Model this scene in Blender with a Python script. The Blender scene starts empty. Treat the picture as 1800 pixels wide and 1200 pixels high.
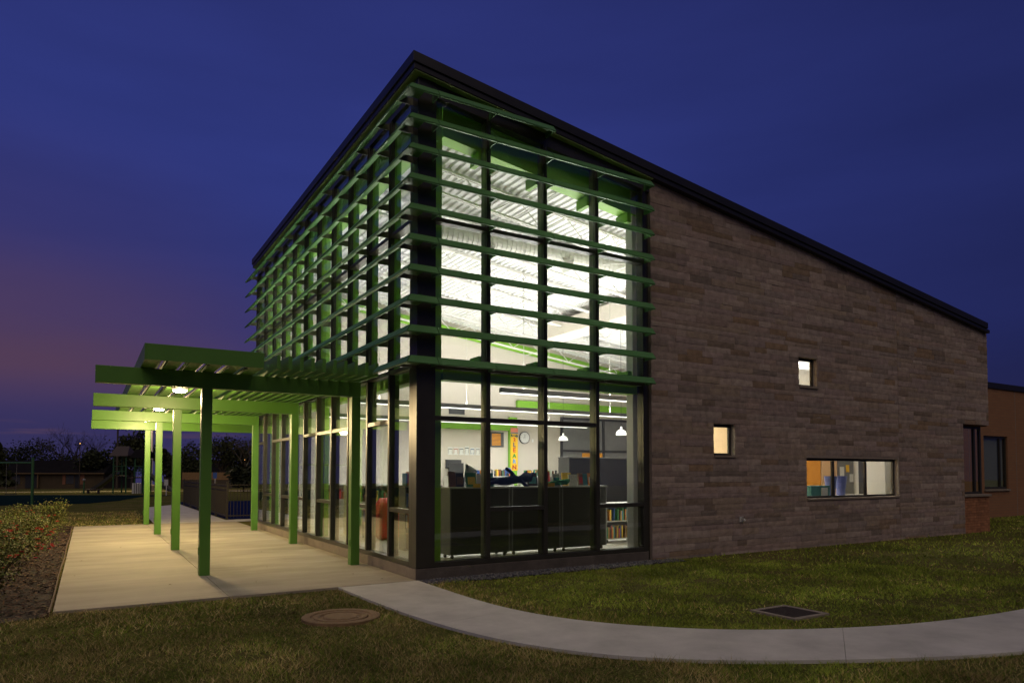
import bpy, bmesh, math, random
import numpy as np
from mathutils import Vector, Matrix

R_ = math.radians
SC = bpy.context.scene
COL = SC.collection
random.seed(7)
rng = np.random.default_rng(7)

# ------------------------------------------------------------------ camera
cam_d = bpy.data.cameras.new("camera")
cam = bpy.data.objects.new("camera", cam_d)
COL.objects.link(cam)
cam.location = (-4.242, -9.741, 1.60)
cam.rotation_euler = (R_(90 + 2.1), 0, R_(-31.3406))
cam_d.sensor_width = 36.0
cam_d.lens = 24.5
cam_d.shift_y = (785.58 - 600.0) / 1800.0
cam_d.clip_start = 0.05
cam_d.clip_end = 1200
SC.camera = cam

# ------------------------------------------------------------------ dusk sky
W = bpy.data.worlds.new("World")
SC.world = W
W.use_nodes = True
nt = W.node_tree
nt.nodes.clear()


def wn(t, **kw):
    n = nt.nodes.new(t)
    for k, v in kw.items():
        setattr(n, k, v)
    return n


w_out = wn("ShaderNodeOutputWorld")
w_bg = wn("ShaderNodeBackground")
w_tc = wn("ShaderNodeTexCoord")
w_sep = wn("ShaderNodeSeparateXYZ")
w_ramp = wn("ShaderNodeValToRGB")
cr = w_ramp.color_ramp
cr.interpolation = 'EASE'
stops = [(0.0, (.030, .029, .098)), (0.05, (.026, .028, .110)), (0.2, (.026, .034, .165)),
         (0.40, (.027, .038, .195)), (0.60, (.0235, .032, .165)), (1.0, (.012, .017, .09))]
cr.elements[0].position, cr.elements[0].color = stops[0][0], (*stops[0][1], 1)
cr.elements[1].position, cr.elements[1].color = stops[-1][0], (*stops[-1][1], 1)
for p_, c_ in stops[1:-1]:
    e_ = cr.elements.new(p_)
    e_.color = (*c_, 1)
# afterglow low in the west (left of the view), darker night towards the east behind the camera
gdir = Vector((-math.sin(R_(12)), math.cos(R_(12)), 0.0)).normalized()
w_dot = wn("ShaderNodeVectorMath", operation='DOT_PRODUCT')
w_dot.inputs[1].default_value = gdir
w_gl = wn("ShaderNodeMapRange", interpolation_type='SMOOTHSTEP')
w_gl.inputs['From Min'].default_value = 0.83
w_gl.inputs['From Max'].default_value = 1.0
w_band = wn("ShaderNodeValToRGB")
bd = w_band.color_ramp
bd.interpolation = 'EASE'
bst = [(0.0, .08), (0.06, .22), (0.13, 1.0), (0.20, .72), (0.30, .25), (0.45, 0.0)]
bd.elements[0].position, bd.elements[0].color = bst[0][0], (bst[0][1],) * 3 + (1,)
bd.elements[1].position, bd.elements[1].color = bst[-1][0], (0, 0, 0, 1)
for p_, v_ in bst[1:-1]:
    bd.elements.new(p_).color = (v_, v_, v_, 1)
w_noise = wn("ShaderNodeTexNoise")
w_noise.inputs['Scale'].default_value = 2.2
w_noise.inputs['Detail'].default_value = 5
w_map = wn("ShaderNodeMapping")
w_map.inputs['Scale'].default_value = (1, 1, 5)
w_mr = wn("ShaderNodeMapRange")
w_mr.inputs['From Min'].default_value = 0.3
w_mr.inputs['From Max'].default_value = 0.7
w_mr.inputs['To Min'].default_value = 0.8
w_mr.inputs['To Max'].default_value = 1.1
w_m1 = wn("ShaderNodeMath", operation='MULTIPLY')
w_m2 = wn("ShaderNodeMath", operation='MULTIPLY')
w_mix = wn("ShaderNodeMixRGB", blend_type='MIX')
w_mix.inputs['Color2'].default_value = (.084, .046, .094, 1)
w_hs = wn("ShaderNodeMixRGB", blend_type='MULTIPLY')
w_hs.inputs['Fac'].default_value = 1.0
w_mr2 = wn("ShaderNodeMapRange")
w_mr2.inputs['From Min'].default_value = 0.2
w_mr2.inputs['From Max'].default_value = 0.8
w_mr2.inputs['To Min'].default_value = 0.85
w_mr2.inputs['To Max'].default_value = 1.13
# east is darker than west
w_e = wn("ShaderNodeVectorMath", operation='DOT_PRODUCT')
w_e.inputs[1].default_value = Vector((-.6, .8, 0)).normalized()
w_em = wn("ShaderNodeMapRange", interpolation_type='SMOOTHSTEP')
w_em.inputs['From Min'].default_value = -.6
w_em.inputs['From Max'].default_value = .5
w_em.inputs['To Min'].default_value = .46
w_em.inputs['To Max'].default_value = 1.0
w_mul3 = wn("ShaderNodeMath", operation='MULTIPLY')
# thin pink streaks of cloud just over the horizon
w_n2 = wn("ShaderNodeTexNoise")
w_n2.inputs['Scale'].default_value = 5.0
w_n2.inputs['Detail'].default_value = 6
w_map2 = wn("ShaderNodeMapping")
w_map2.inputs['Scale'].default_value = (1, 1, 14)
w_cl = wn("ShaderNodeMapRange", interpolation_type='SMOOTHSTEP')
w_cl.inputs['From Min'].default_value = .56
w_cl.inputs['From Max'].default_value = .70
w_clb = wn("ShaderNodeValToRGB")
cb = w_clb.color_ramp
cb.elements[0].position, cb.elements[0].color = 0.0, (.3, .3, .3, 1)
cb.elements[1].position, cb.elements[1].color = .09, (0, 0, 0, 1)
cb.elements.new(.03).color = (.8, .8, .8, 1)
w_m4 = wn("ShaderNodeMath", operation='MULTIPLY')
w_m5 = wn("ShaderNodeMath", operation='MULTIPLY')
w_mix2 = wn("ShaderNodeMixRGB", blend_type='MIX')
w_mix2.inputs['Color2'].default_value = (.10, .055, .09, 1)
L = nt.links.new
dirv = w_tc.outputs['Generated']
L(dirv, w_sep.inputs[0])
L(w_sep.outputs['Z'], w_ramp.inputs['Fac'])
L(dirv, w_dot.inputs[0])
L(w_dot.outputs['Value'], w_gl.inputs['Value'])
L(w_sep.outputs['Z'], w_band.inputs['Fac'])
L(dirv, w_map.inputs['Vector'])
L(w_map.outputs[0], w_noise.inputs['Vector'])
L(w_noise.outputs['Fac'], w_mr.inputs['Value'])
L(w_noise.outputs['Fac'], w_mr2.inputs['Value'])
L(w_gl.outputs[0], w_m1.inputs[0])
L(w_band.outputs['Color'], w_m1.inputs[1])
L(w_m1.outputs[0], w_m2.inputs[0])
L(w_mr.outputs[0], w_m2.inputs[1])
L(dirv, w_e.inputs[0])
L(w_e.outputs['Value'], w_em.inputs['Value'])
L(w_em.outputs[0], w_mul3.inputs[0])
L(w_mr2.outputs[0], w_mul3.inputs[1])
L(w_ramp.outputs['Color'], w_hs.inputs['Color1'])
L(w_mul3.outputs[0], w_hs.inputs['Color2'])
L(w_hs.outputs[0], w_mix.inputs['Color1'])
L(w_m2.outputs[0], w_mix.inputs['Fac'])
L(dirv, w_map2.inputs['Vector'])
L(w_map2.outputs[0], w_n2.inputs['Vector'])
L(w_n2.outputs['Fac'], w_cl.inputs['Value'])
L(w_sep.outputs['Z'], w_clb.inputs['Fac'])
L(w_cl.outputs[0], w_m4.inputs[0])
L(w_clb.outputs['Color'], w_m4.inputs[1])
L(w_m4.outputs[0], w_m5.inputs[0])
L(w_gl.outputs[0], w_m5.inputs[1])
L(w_mix.outputs[0], w_mix2.inputs['Color1'])
L(w_m5.outputs[0], w_mix2.inputs['Fac'])
L(w_mix2.outputs[0], w_bg.inputs['Color'])
w_bg.inputs['Strength'].default_value = 1.0
L(w_bg.outputs[0], w_out.inputs['Surface'])

# the one sun lamp: very weak, very soft, the warm glow of the town behind the camera
sun_d = bpy.data.lights.new("sun", 'SUN')
sun_d.energy = 0.77
sun_d.angle = R_(66)
sun_d.color = (1.0, 0.83, 0.58)
sun = bpy.data.objects.new("sun", sun_d)
COL.objects.link(sun)
sun.rotation_euler = (R_(37), 0, R_(-28))

SC.view_settings.view_transform = 'Standard'
SC.view_settings.look = 'None'
SC.view_settings.exposure = 0.0
SC.view_settings.gamma = 1.0
SC.render.engine = 'CYCLES'
SC.cycles.use_denoising = True
SC.cycles.max_bounces = 8
SC.cycles.diffuse_bounces = 4
SC.cycles.glossy_bounces = 4
SC.cycles.transmission_bounces = 4
SC.cycles.transparent_max_bounces = 24
SC.cycles.sample_clamp_indirect = 4.0
SC.cycles.caustics_reflective = False
SC.cycles.caustics_refractive = False

INTERIOR = 0.86       # scale of the room lamps
CANOPY_W = 205.0     # watts of one canopy lamp


# ------------------------------------------------------------------ materials
def pbr(name, col, rough=.6, metal=0., var=.12, scale=6., bump=0., bscale=40., spec=.5, emit=None, estr=0., stretch=None):
    m = bpy.data.materials.new(name)
    m.use_nodes = True
    t = m.node_tree
    b = t.nodes['Principled BSDF']
    b.inputs['Roughness'].default_value = rough
    b.inputs['Metallic'].default_value = metal
    b.inputs['Specular IOR Level'].default_value = spec
    tc = t.nodes.new("ShaderNodeTexCoord")
    vec = tc.outputs['Object']
    if stretch:
        mp = t.nodes.new("ShaderNodeMapping")
        mp.inputs['Scale'].default_value = stretch
        t.links.new(vec, mp.inputs['Vector'])
        vec = mp.outputs[0]
    if var > 0:
        n = t.nodes.new("ShaderNodeTexNoise")
        n.inputs['Scale'].default_value = scale
        n.inputs['Detail'].default_value = 6
        n.inputs['Roughness'].default_value = .65
        t.links.new(vec, n.inputs['Vector'])
        r = t.nodes.new("ShaderNodeValToRGB")
        r.color_ramp.elements[0].position = .28
        r.color_ramp.elements[1].position = .72
        r.color_ramp.elements[0].color = (*[c * (1 - var) for c in col], 1)
        r.color_ramp.elements[1].color = (*[min(1, c * (1 + var)) for c in col], 1)
        t.links.new(n.outputs['Fac'], r.inputs['Fac'])
        t.links.new(r.outputs['Color'], b.inputs['Base Color'])
        mr = t.nodes.new("ShaderNodeMapRange")
        mr.inputs['To Min'].default_value = max(0, rough - .1)
        mr.inputs['To Max'].default_value = min(1, rough + .1)
        t.links.new(n.outputs['Fac'], mr.inputs['Value'])
        t.links.new(mr.outputs[0], b.inputs['Roughness'])
    else:
        b.inputs['Base Color'].default_value = (*col, 1)
    if bump > 0:
        n2 = t.nodes.new("ShaderNodeTexNoise")
        n2.inputs['Scale'].default_value = bscale
        n2.inputs['Detail'].default_value = 4
        t.links.new(vec, n2.inputs['Vector'])
        bp = t.nodes.new("ShaderNodeBump")
        bp.inputs['Strength'].default_value = bump
        bp.inputs['Distance'].default_value = .02
        t.links.new(n2.outputs['Fac'], bp.inputs['Height'])
        t.links.new(bp.outputs[0], b.inputs['Normal'])
    if emit:
        b.inputs['Emission Color'].default_value = (*emit, 1)
        b.inputs['Emission Strength'].default_value = estr
    return m


def tinted(name, rough=.8, var=.2, scale=30., bump=.3, bscale=50., spec=.3, trans=0.):
    """colour comes from the mesh's own 'tint' attribute, broken up by noise"""
    m = pbr(name, (1, 1, 1), rough, 0, 0, bump=bump, bscale=bscale, spec=spec)
    t = m.node_tree
    b = t.nodes['Principled BSDF']
    a = t.nodes.new("ShaderNodeAttribute")
    a.attribute_name = "tint"
    tc = t.nodes.new("ShaderNodeTexCoord")
    n = t.nodes.new("ShaderNodeTexNoise")
    n.inputs['Scale'].default_value = scale
    n.inputs['Detail'].default_value = 5
    t.links.new(tc.outputs['Object'], n.inputs['Vector'])
    mr = t.nodes.new("ShaderNodeMapRange")
    mr.inputs['From Min'].default_value = .3
    mr.inputs['From Max'].default_value = .7
    mr.inputs['To Min'].default_value = 1 - var
    mr.inputs['To Max'].default_value = 1 + var
    t.links.new(n.outputs['Fac'], mr.inputs['Value'])
    mx = t.nodes.new("ShaderNodeMixRGB")
    mx.blend_type = 'MULTIPLY'
    mx.inputs['Fac'].default_value = 1
    t.links.new(a.outputs['Color'], mx.inputs['Color1'])
    t.links.new(mr.outputs[0], mx.inputs['Color2'])
    t.links.new(mx.outputs[0], b.inputs['Base Color'])
    return m


def glass_mat(name, tint=(.86, .9, .87), ior=1.5, boost=1.0):
    m = bpy.data.materials.new(name)
    m.use_nodes = True
    t = m.node_tree
    t.nodes.clear()
    o = t.nodes.new("ShaderNodeOutputMaterial")
    tr = t.nodes.new("ShaderNodeBsdfTransparent")
    tr.inputs['Color'].default_value = (*tint, 1)
    gl = t.nodes.new("ShaderNodeBsdfGlossy")
    gl.inputs['Roughness'].default_value = 0.0
    gl.inputs['Color'].default_value = (.95, 1, .97, 1)
    fr = t.nodes.new("ShaderNodeFresnel")
    # the Fresnel node turns the index round on back faces: hand it the inverse there
    ge = t.nodes.new("ShaderNodeNewGeometry")
    io = t.nodes.new("ShaderNodeMapRange")
    io.inputs['To Min'].default_value = ior
    io.inputs['To Max'].default_value = 1 / ior
    t.links.new(ge.outputs['Backfacing'], io.inputs['Value'])
    t.links.new(io.outputs[0], fr.inputs['IOR'])
    mu = t.nodes.new("ShaderNodeMath")
    mu.operation = 'MULTIPLY'
    mu.inputs[1].default_value = boost
    mu.use_clamp = True
    mx = t.nodes.new("ShaderNodeMixShader")
    # very slight waviness of the panes
    tc = t.nodes.new("ShaderNodeTexCoord")
    n = t.nodes.new("ShaderNodeTexNoise")
    n.inputs['Scale'].default_value = .7
    bp = t.nodes.new("ShaderNodeBump")
    bp.inputs['Strength'].default_value = .04
    bp.inputs['Distance'].default_value = .02
    t.links.new(tc.outputs['Object'], n.inputs['Vector'])
    t.links.new(n.outputs['Fac'], bp.inputs['Height'])
    t.links.new(bp.outputs[0], gl.inputs['Normal'])
    t.links.new(fr.outputs[0], mu.inputs[0])
    t.links.new(mu.outputs[0], mx.inputs['Fac'])
    t.links.new(tr.outputs[0], mx.inputs[1])
    t.links.new(gl.outputs[0], mx.inputs[2])
    t.links.new(mx.outputs[0], o.inputs['Surface'])
    return m


def emis(name, col, s):
    m = bpy.data.materials.new(name)
    m.use_nodes = True
    b = m.node_tree.nodes['Principled BSDF']
    b.inputs['Base Color'].default_value = (*col, 1)
    b.inputs['Emission Color'].default_value = (*col, 1)
    b.inputs['Emission Strength'].default_value = s
    return m


M = {}
M['bronze'] = pbr("bronze_aluminium", (.045, .041, .032), .36, .2, .15, 3, 0)
M['green'] = pbr("green_paint", (.088, .222, .030), .42, 0, .06, 2.5, .05, 30)
M['bronzelit'] = pbr('bronze_lit', (.15, .15, .10), .4, .1, .1, 3)  # bronze paled: room light on mullion sides and brackets put into the colour
M['louvre'] = pbr("louvre_green_paint", (.09, .23, .075), .38, .1, .08, 2, .03, 30)
M['steel_green'] = pbr("interior_green_paint", (.19, .42, .03), .5, 0, .05, 3)
M['fascia'] = pbr("fascia_metal", (.030, .028, .030), .45, .4, .15, 1.5, .05, 8)
M['soffit'] = pbr("soffit_metal", (.30, .42, .12), .6, 0, .08, 3)
M['bannery'] = pbr('banner_yellow', (.85, .50, .02), .7, 0, .05, 5)
M['book_orange'] = pbr('cover_orange_early', (.62, .22, .03), .5, 0, .2, 25)
M['greenlit'] = pbr('interior_green_lit', (.30, .60, .07), .5, 0, .05, 3)  # interior green raised in colour to stand in for light on the steel
M['white'] = pbr("white_wall_paint", (.80, .78, .74), .85, 0, .03, 2, .05, 60)
M['beige'] = pbr("beige_wall_paint", (.66, .60, .52), .85, 0, .04, 2, .05, 60)
M['ochre'] = pbr("ochre_wall_paint", (.72, .30, .03), .8, 0, .05, 2)
M['deck'] = pbr("roof_deck_white", (.82, .81, .80), .6, 0, .05, 5)
M['joist'] = pbr("joist_white", (.78, .76, .72), .6, 0, .05, 5)
M['duct'] = pbr("galvanised_duct", (.56, .55, .50), .5, .1, .1, 6)
M['vinyl'] = pbr("vinyl_floor", (.58, .55, .50), .35, 0, .08, 1.2)
M['concrete'] = pbr("concrete_slab", (.345, .295, .225), .82, 0, .30, 1.0, .12, 45, spec=.2, stretch=(.45, 1.6, 1))
M['path'] = pbr("concrete_path", (.50, .475, .43), .85, 0, .2, 1.6, .12, 45, spec=.2)
M['curbshade'] = pbr('curb_painted_shade', (.10, .083, .07), .95, 0, .3, 4, .4, 25)  # gable side of the same curb, its shade put into the colour
M['curb'] = pbr("curb_concrete", (.24, .195, .155), .9, 0, .2, 3, .35, 25)
M['stone'] = tinted("ledge_stone", .9, .2, 7, .35, 18)
M['mortar'] = pbr("mortar", (.285, .228, .19), .95, 0, .15, 20, .3, 60)
M['brick'] = pbr("brick_red", (.20, .085, .05), .9, 0, .2, 8, .3, 40)
M['bricktan'] = pbr("brick_orange", (.21, .10, .055), .9, 0, .15, 4, .2, 40)
M['glass'] = glass_mat("glazing", (.955, .975, .955), 1.5, 1.0)
M['glass2'] = glass_mat("glazing_low", (.84, .86, .82), 1.52, 1.5)
M['dark'] = pbr("charcoal_laminate", (.045, .045, .047), .45, 0, .12, 4)
M['blackboard'] = pbr('black_panel', (.010, .010, .012), .7, 0, .2, 3, spec=.1)
M['grey'] = pbr("grey_laminate", (.20, .20, .20), .5, 0, .08, 4)
M['lightgrey'] = pbr("light_grey_laminate", (.55, .54, .50), .5, 0, .05, 4)
M['black'] = pbr("black_plastic", (.02, .02, .02), .5, 0, .1, 10)
M['whitep'] = pbr("white_paper", (.80, .80, .78), .8, 0, .03, 10)
M['lampbody'] = pbr("lamp_body_grey", (.10, .10, .10), .45, .4, .05, 5)
M['tube'] = emis("tube_light", (1.0, .97, .92), 3.0)
M['lens'] = emis("canopy_lens", (1.0, .82, .5), 60.0)
M['dome'] = emis("dome_shade", (1.0, .96, .9), 1.1)
M['amber'] = emis("amber_lamp", (1.0, .5, .12), 1.6)
M['bark'] = pbr("bark", (.045, .035, .028), .95, 0, .25, 4, .4, 15)
M['leafdark'] = tinted("tree_leaves", .8, .25, 1.0, 0)
M['leaf'] = tinted("shrub_leaves", .6, .25, 20, 0)
M['petal'] = pbr("red_petal", (.62, .02, .02), .6, 0, .2, 40)
M['mulch'] = tinted("bark_mulch", .95, .3, 40, 0)
M['soil'] = pbr("soil", (.026, .016, .011), .95, 0, .3, 12, .5, 40)
M['grass'] = tinted("grass_blades", .8, .3, .9, 0, spec=.1)
M['gravel'] = tinted("gravel_stones", .9, .2, 40, .2, 60)
M['rust'] = pbr("rusty_steel", (.13, .075, .045), .9, .1, .3, 12, .3, 30)
M['ironlid'] = pbr("cast_iron_lid", (.235, .145, .07), .8, .1, .25, 9, .5, 35)
M['grate'] = pbr("rusty_grate", (.055, .04, .035), .85, .3, .3, 20, .3, 60)
M['fence'] = pbr("fence_paint", (.022, .018, .015), .5, .1, .1, 5)
M['turf'] = pbr("teal_safety_surface", (.007, .018, .022), .95, 0, .25, 2, spec=.0)
M['blueturf'] = pbr("blue_safety_surface", (.012, .018, .07), .95, 0, .2, 2, spec=.0)
M['shingle'] = pbr("roof_shingle", (.014, .013, .015), .95, 0, .2, 1, spec=.0)
M['housebrick'] = pbr("house_brick", (.062, .043, .023), .95, 0, .3, .5)
M['swinggreen'] = pbr("play_green", (.03, .10, .035), .5, .1, .1, 4)
M['playbrown'] = pbr("play_brown", (.06, .042, .03), .6, 0, .1, 4)
M['polewhite'] = pbr("pole_white", (.7, .66, .62), .5, 0, .05, 3)
M['wood'] = pbr("fence_wood", (.15, .09, .045), .9, 0, .25, 3)
M['grout'] = pbr("groove_dark", (.02, .02, .02), .9, 0, 0)


# ------------------------------------------------------------------ mesh helper
ORG = {}


class MB:
    def __init__(s):
        s.v, s.f, s.c = [], [], []

    def add(s, vs, fs, col=None):
        n = len(s.v)
        s.v += [tuple(p) for p in vs]
        for f in fs:
            s.f.append(tuple(i + n for i in f))
            s.c.append(col)
        return s

    def box(s, x0, x1, y0, y1, z0, z1, col=None):
        return s.add([(x0, y0, z0), (x1, y0, z0), (x1, y1, z0), (x0, y1, z0), (x0, y0, z1), (x1, y0, z1), (x1, y1, z1), (x0, y1, z1)],
                     [(0, 3, 2, 1), (4, 5, 6, 7), (0, 1, 5, 4), (1, 2, 6, 5), (2, 3, 7, 6), (3, 0, 4, 7)], col)

    def obox(s, c, ax, hx, hy, hz, col=None):
        """box centred at c, turned by a 3x3 matrix"""
        c = Vector(c)
        vs = [c + ax @ Vector((sx * hx, sy * hy, sz * hz)) for sz in (-1, 1) for sx, sy in ((-1, -1), (1, -1), (1, 1), (-1, 1))]
        return s.add(vs, [(0, 3, 2, 1), (4, 5, 6, 7), (0, 1, 5, 4), (1, 2, 6, 5), (2, 3, 7, 6), (3, 0, 4, 7)], col)

    def loft(s, rings, caps=True, closed=True, col=None):
        n = len(rings[0])
        vs = [p for r in rings for p in r]
        fs = []
        for k in range(len(rings) - 1):
            for i in range(n if closed else n - 1):
                j = (i + 1) % n
                fs.append((k * n + i, k * n + j, (k + 1) * n + j, (k + 1) * n + i))
        if caps:
            fs.append(tuple(range(n - 1, -1, -1)))
            fs.append(tuple((len(rings) - 1) * n + i for i in range(n)))
        return s.add(vs, fs, col)

    def tube(s, pts, rad, n=8, caps=True, col=None):
        pts = [Vector(p) for p in pts]
        if not isinstance(rad, (list, tuple)):
            rad = [rad] * len(pts)
        rings = []
        up = None
        for i, p in enumerate(pts):
            d = (pts[min(i + 1, len(pts) - 1)] - pts[max(i - 1, 0)])
            if d.length < 1e-9:
                d = Vector((0, 0, 1))
            d.normalize()
            if up is None:
                up = Vector((1, 0, 0)) if abs(d.x) < .9 else Vector((0, 1, 0))
            a = d.cross(up)
            a.normalize()
            b = d.cross(a)
            up = -b.cross(d) if False else up
            rings.append([p + rad[i] * (math.cos(2 * math.pi * k / n) * a + math.sin(2 * math.pi * k / n) * b) for k in range(n)])
        return s.loft(rings, caps, True, col)

    def lathe(s, prof, cx=0, cy=0, cz=0, n=24, col=None, caps=True):
        rings = [[(cx + r * math.cos(2 * math.pi * k / n), cy + r * math.sin(2 * math.pi * k / n), cz + z) for k in range(n)] for r, z in prof]
        return s.loft(rings, caps, True, col)

    def build(s, name, m, parent=None, bev=0., smooth=False, org=None):
        me = bpy.data.meshes.new(name)
        o = Vector(ORG.get(parent.name, (0, 0, 0))) if (parent and org is None) else Vector(org or (0, 0, 0))
        me.from_pydata([tuple(Vector(p) - o) for p in s.v], [], s.f)
        if any(c is not None for c in s.c):
            at = me.color_attributes.new("tint", 'FLOAT_COLOR', 'CORNER')
            cols = []
            for f, c in zip(s.f, s.c):
                cc = c or (.5, .5, .5)
                cols += [cc[0], cc[1], cc[2], 1.] * len(f)
            at.data.foreach_set("color", cols)
        me.materials.append(M[m] if isinstance(m, str) else m)
        if smooth:
            me.polygons.foreach_set("use_smooth", [True] * len(me.polygons))
        me.update()
        ob = bpy.data.objects.new(name, me)
        COL.objects.link(ob)
        if parent:
            ob.parent = parent
            ORG[ob.name] = tuple(o)
        if bev > 0:
            md = ob.modifiers.new("bevel", 'BEVEL')
            md.width = bev
            md.segments = 2
            md.limit_method = 'ANGLE'
        return ob


def tag(o, label=None, cat=None, group=None, kind=None):
    if label:
        o['label'] = label
    if cat:
        o['category'] = cat
    if group:
        o['group'] = group
    if kind:
        o['kind'] = kind
    return o


def thing(name, label, cat, loc=(0, 0, 0), rz=0., group=None):
    o = bpy.data.objects.new(name, None)
    o.empty_display_size = .2
    COL.objects.link(o)
    o.location = loc
    o.rotation_euler = (0, 0, rz)
    tag(o, label, cat, group)
    # meshes are given in world coordinates unless the thing is turned, then in its own
    ORG[o.name] = tuple(loc) if rz == 0 else (0, 0, 0)
    return o


def local(o):
    """from here on the parts of o are given in o's own coordinates"""
    ORG[o.name] = (0, 0, 0)
    return o


def dup(o, loc, label=None, rz=None, scale=None):
    r = o.copy()
    COL.objects.link(r)
    r.location = loc
    if rz is not None:
        r.rotation_euler = (0, 0, rz)
    if scale is not None:
        r.scale = (scale,) * 3 if not isinstance(scale, tuple) else scale
    if label:
        r['label'] = label
    for ch in list(o.children):
        c = ch.copy()
        COL.objects.link(c)
        c.parent = r
        for g in list(ch.children):
            d = g.copy()
            COL.objects.link(d)
            d.parent = c
    return r


def npmesh(name, V, F, tint=None, m=None, smooth=False):
    """fast mesh from numpy: V (n,3), F (k,3 or 4), tint (k,3) per face"""
    me = bpy.data.meshes.new(name)
    k = F.shape[1]
    me.vertices.add(len(V))
    me.vertices.foreach_set("co", V.astype(np.float32).ravel())
    me.loops.add(F.size)
    me.loops.foreach_set("vertex_index", F.astype(np.int32).ravel())
    me.polygons.add(len(F))
    me.polygons.foreach_set("loop_start", np.arange(0, F.size, k, dtype=np.int32))
    if tint is not None:
        at = me.color_attributes.new("tint", 'FLOAT_COLOR', 'CORNER')
        c = np.ones((len(F), k, 4), np.float32)
        c[:, :, :3] = tint[:, None, :]
        at.data.foreach_set("color", c.ravel())
    me.materials.append(M[m])
    me.update()
    me.validate()
    o = bpy.data.objects.new(name, me)
    COL.objects.link(o)
    return o


def area_light(name, loc, sx, sy, power, col, rot=(0, 0, 0), parent=None, spread=None):
    d = bpy.data.lights.new(name, 'AREA')
    d.shape = 'RECTANGLE'
    d.size, d.size_y = sx, sy
    d.energy = power
    d.color = col
    if spread:
        d.spread = spread
    o = bpy.data.objects.new(name, d)
    COL.objects.link(o)
    if parent:
        o.parent = parent
        loc = tuple(Vector(loc) - Vector(ORG.get(parent.name, (0, 0, 0))))
    o.location = loc
    o.rotation_euler = rot
    return o


SL = .128                                   # fall of the roof per metre of X
FLOOR = .16


def roof_z(x):
    return 7.72 - SL * x                    # soffit of the roof


# ================================================================== GROUND
def ground_z(x, y):
    z = -.035
    if y > 58:
        z -= (y - 58) * .0147
    return z


gm = MB()
ys = [-60, -20, -8, 0, 8, 16, 26, 40, 58, 80, 110, 140, 180, 260, 420, 700]
xs = [-500, -200, -90, -50, -30, -15, -6, 0, 6, 15, 30, 50, 90, 200, 500]
gv = [(x, y, ground_z(x, y)) for y in ys for x in xs]
gf = [(j * len(xs) + i, j * len(xs) + i + 1, (j + 1) * len(xs) + i + 1, (j + 1) * len(xs) + i) for j in range(len(ys) - 1) for i in range(len(xs) - 1)]
gm.add(gv, gf)


def lawn_mat():
    m = pbr("lawn_ground", (.07, .06, .025), .95, 0, 0, bump=.9, bscale=30, spec=.0)
    t = m.node_tree
    b = t.nodes['Principled BSDF']
    tc = t.nodes.new("ShaderNodeTexCoord")
    n1 = t.nodes.new("ShaderNodeTexNoise")
    n1.inputs['Scale'].default_value = .45
    n1.inputs['Detail'].default_value = 8
    n1.inputs['Roughness'].default_value = .7
    n2 = t.nodes.new("ShaderNodeTexNoise")
    n2.inputs['Scale'].default_value = 35
    n2.inputs['Detail'].default_value = 4
    r1 = t.nodes.new("ShaderNodeValToRGB")
    r1.color_ramp.elements[0].position = .35
    r1.color_ramp.elements[0].color = (.095, .115, .026, 1)
    r1.color_ramp.elements[1].position = .68
    r1.color_ramp.elements[1].color = (.190, .150, .064, 1)
    r2 = t.nodes.new("ShaderNodeValToRGB")
    r2.color_ramp.elements[0].position = .3
    r2.color_ramp.elements[0].color = (.35, .35, .35, 1)
    r2.color_ramp.elements[1].position = .7
    r2.color_ramp.elements[1].color = (1.15, 1.15, 1.15, 1)
    mx = t.nodes.new("ShaderNodeMixRGB")
    mx.blend_type = 'MULTIPLY'
    mx.inputs['Fac'].default_value = 1
    t.links.new(tc.outputs['Object'], n1.inputs['Vector'])
    t.links.new(tc.outputs['Object'], n2.inputs['Vector'])
    t.links.new(n1.outputs['Fac'], r1.inputs['Fac'])
    t.links.new(n2.outputs['Fac'], r2.inputs['Fac'])
    t.links.new(r1.outputs[0], mx.inputs['Color1'])
    t.links.new(r2.outputs[0], mx.inputs['Color2'])
    t.links.new(mx.outputs[0], b.inputs['Base Color'])
    return m


M['lawn'] = lawn_mat()
tag(gm.build('ground', 'lawn'), kind='structure')

# concrete slab under the canopy: separate pours with narrow open joints
sm = MB()
jx = [-4.555, -2.64, -.02]
jy = [-.06, 4.15, 8.4, 12.65, 14.86]
for i in range(2):
    for j in range(4):
        sm.box(jx[i] + .002, jx[i + 1] - .002, jy[j] + .002, jy[j + 1] - .002, -.11, 0.)
slab = tag(sm.build('pavement', 'concrete', bev=.006), kind='structure')

# curved path
outer = [(-1.21, -.075), (-1.17, -1.1), (-1.13, -2.09), (-.99, -3.2), (-.80, -4.0), (-.51, -4.59), (-.2, -5.01), (.158, -5.335), (.546, -5.614), (1.41, -6.1), (2.387, -6.54), (3.4, -6.85), (4.6, -7.05), (6.2, -7.2), (9, -7.3), (14, -7.3)]
inner = [(-.0, -.075), (-.005, -.8), (-.012, -1.45), (.0, -2.3), (.154, -3.139), (.458, -3.781), (.68, -4.07), (.902, -4.31), (1.17, -4.58), (1.479, -4.815), (2.271, -5.236), (3.21, -5.56), (4.4, -5.76), (6.0, -5.84), (8.8, -5.9), (14, -5.9)]


def resample(p, n):
    p = np.array(p)
    d = np.r_[0, np.cumsum(np.hypot(*np.diff(p, axis=0).T))]
    # smooth (Catmull-Rom through chord length)
    t = np.linspace(0, d[-1], n)
    out = np.c_[np.interp(t, d, p[:, 0]), np.interp(t, d, p[:, 1])]
    for _ in range(6):
        out[1:-1] = .25 * out[:-2] + .5 * out[1:-1] + .25 * out[2:]
    return out


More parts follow.
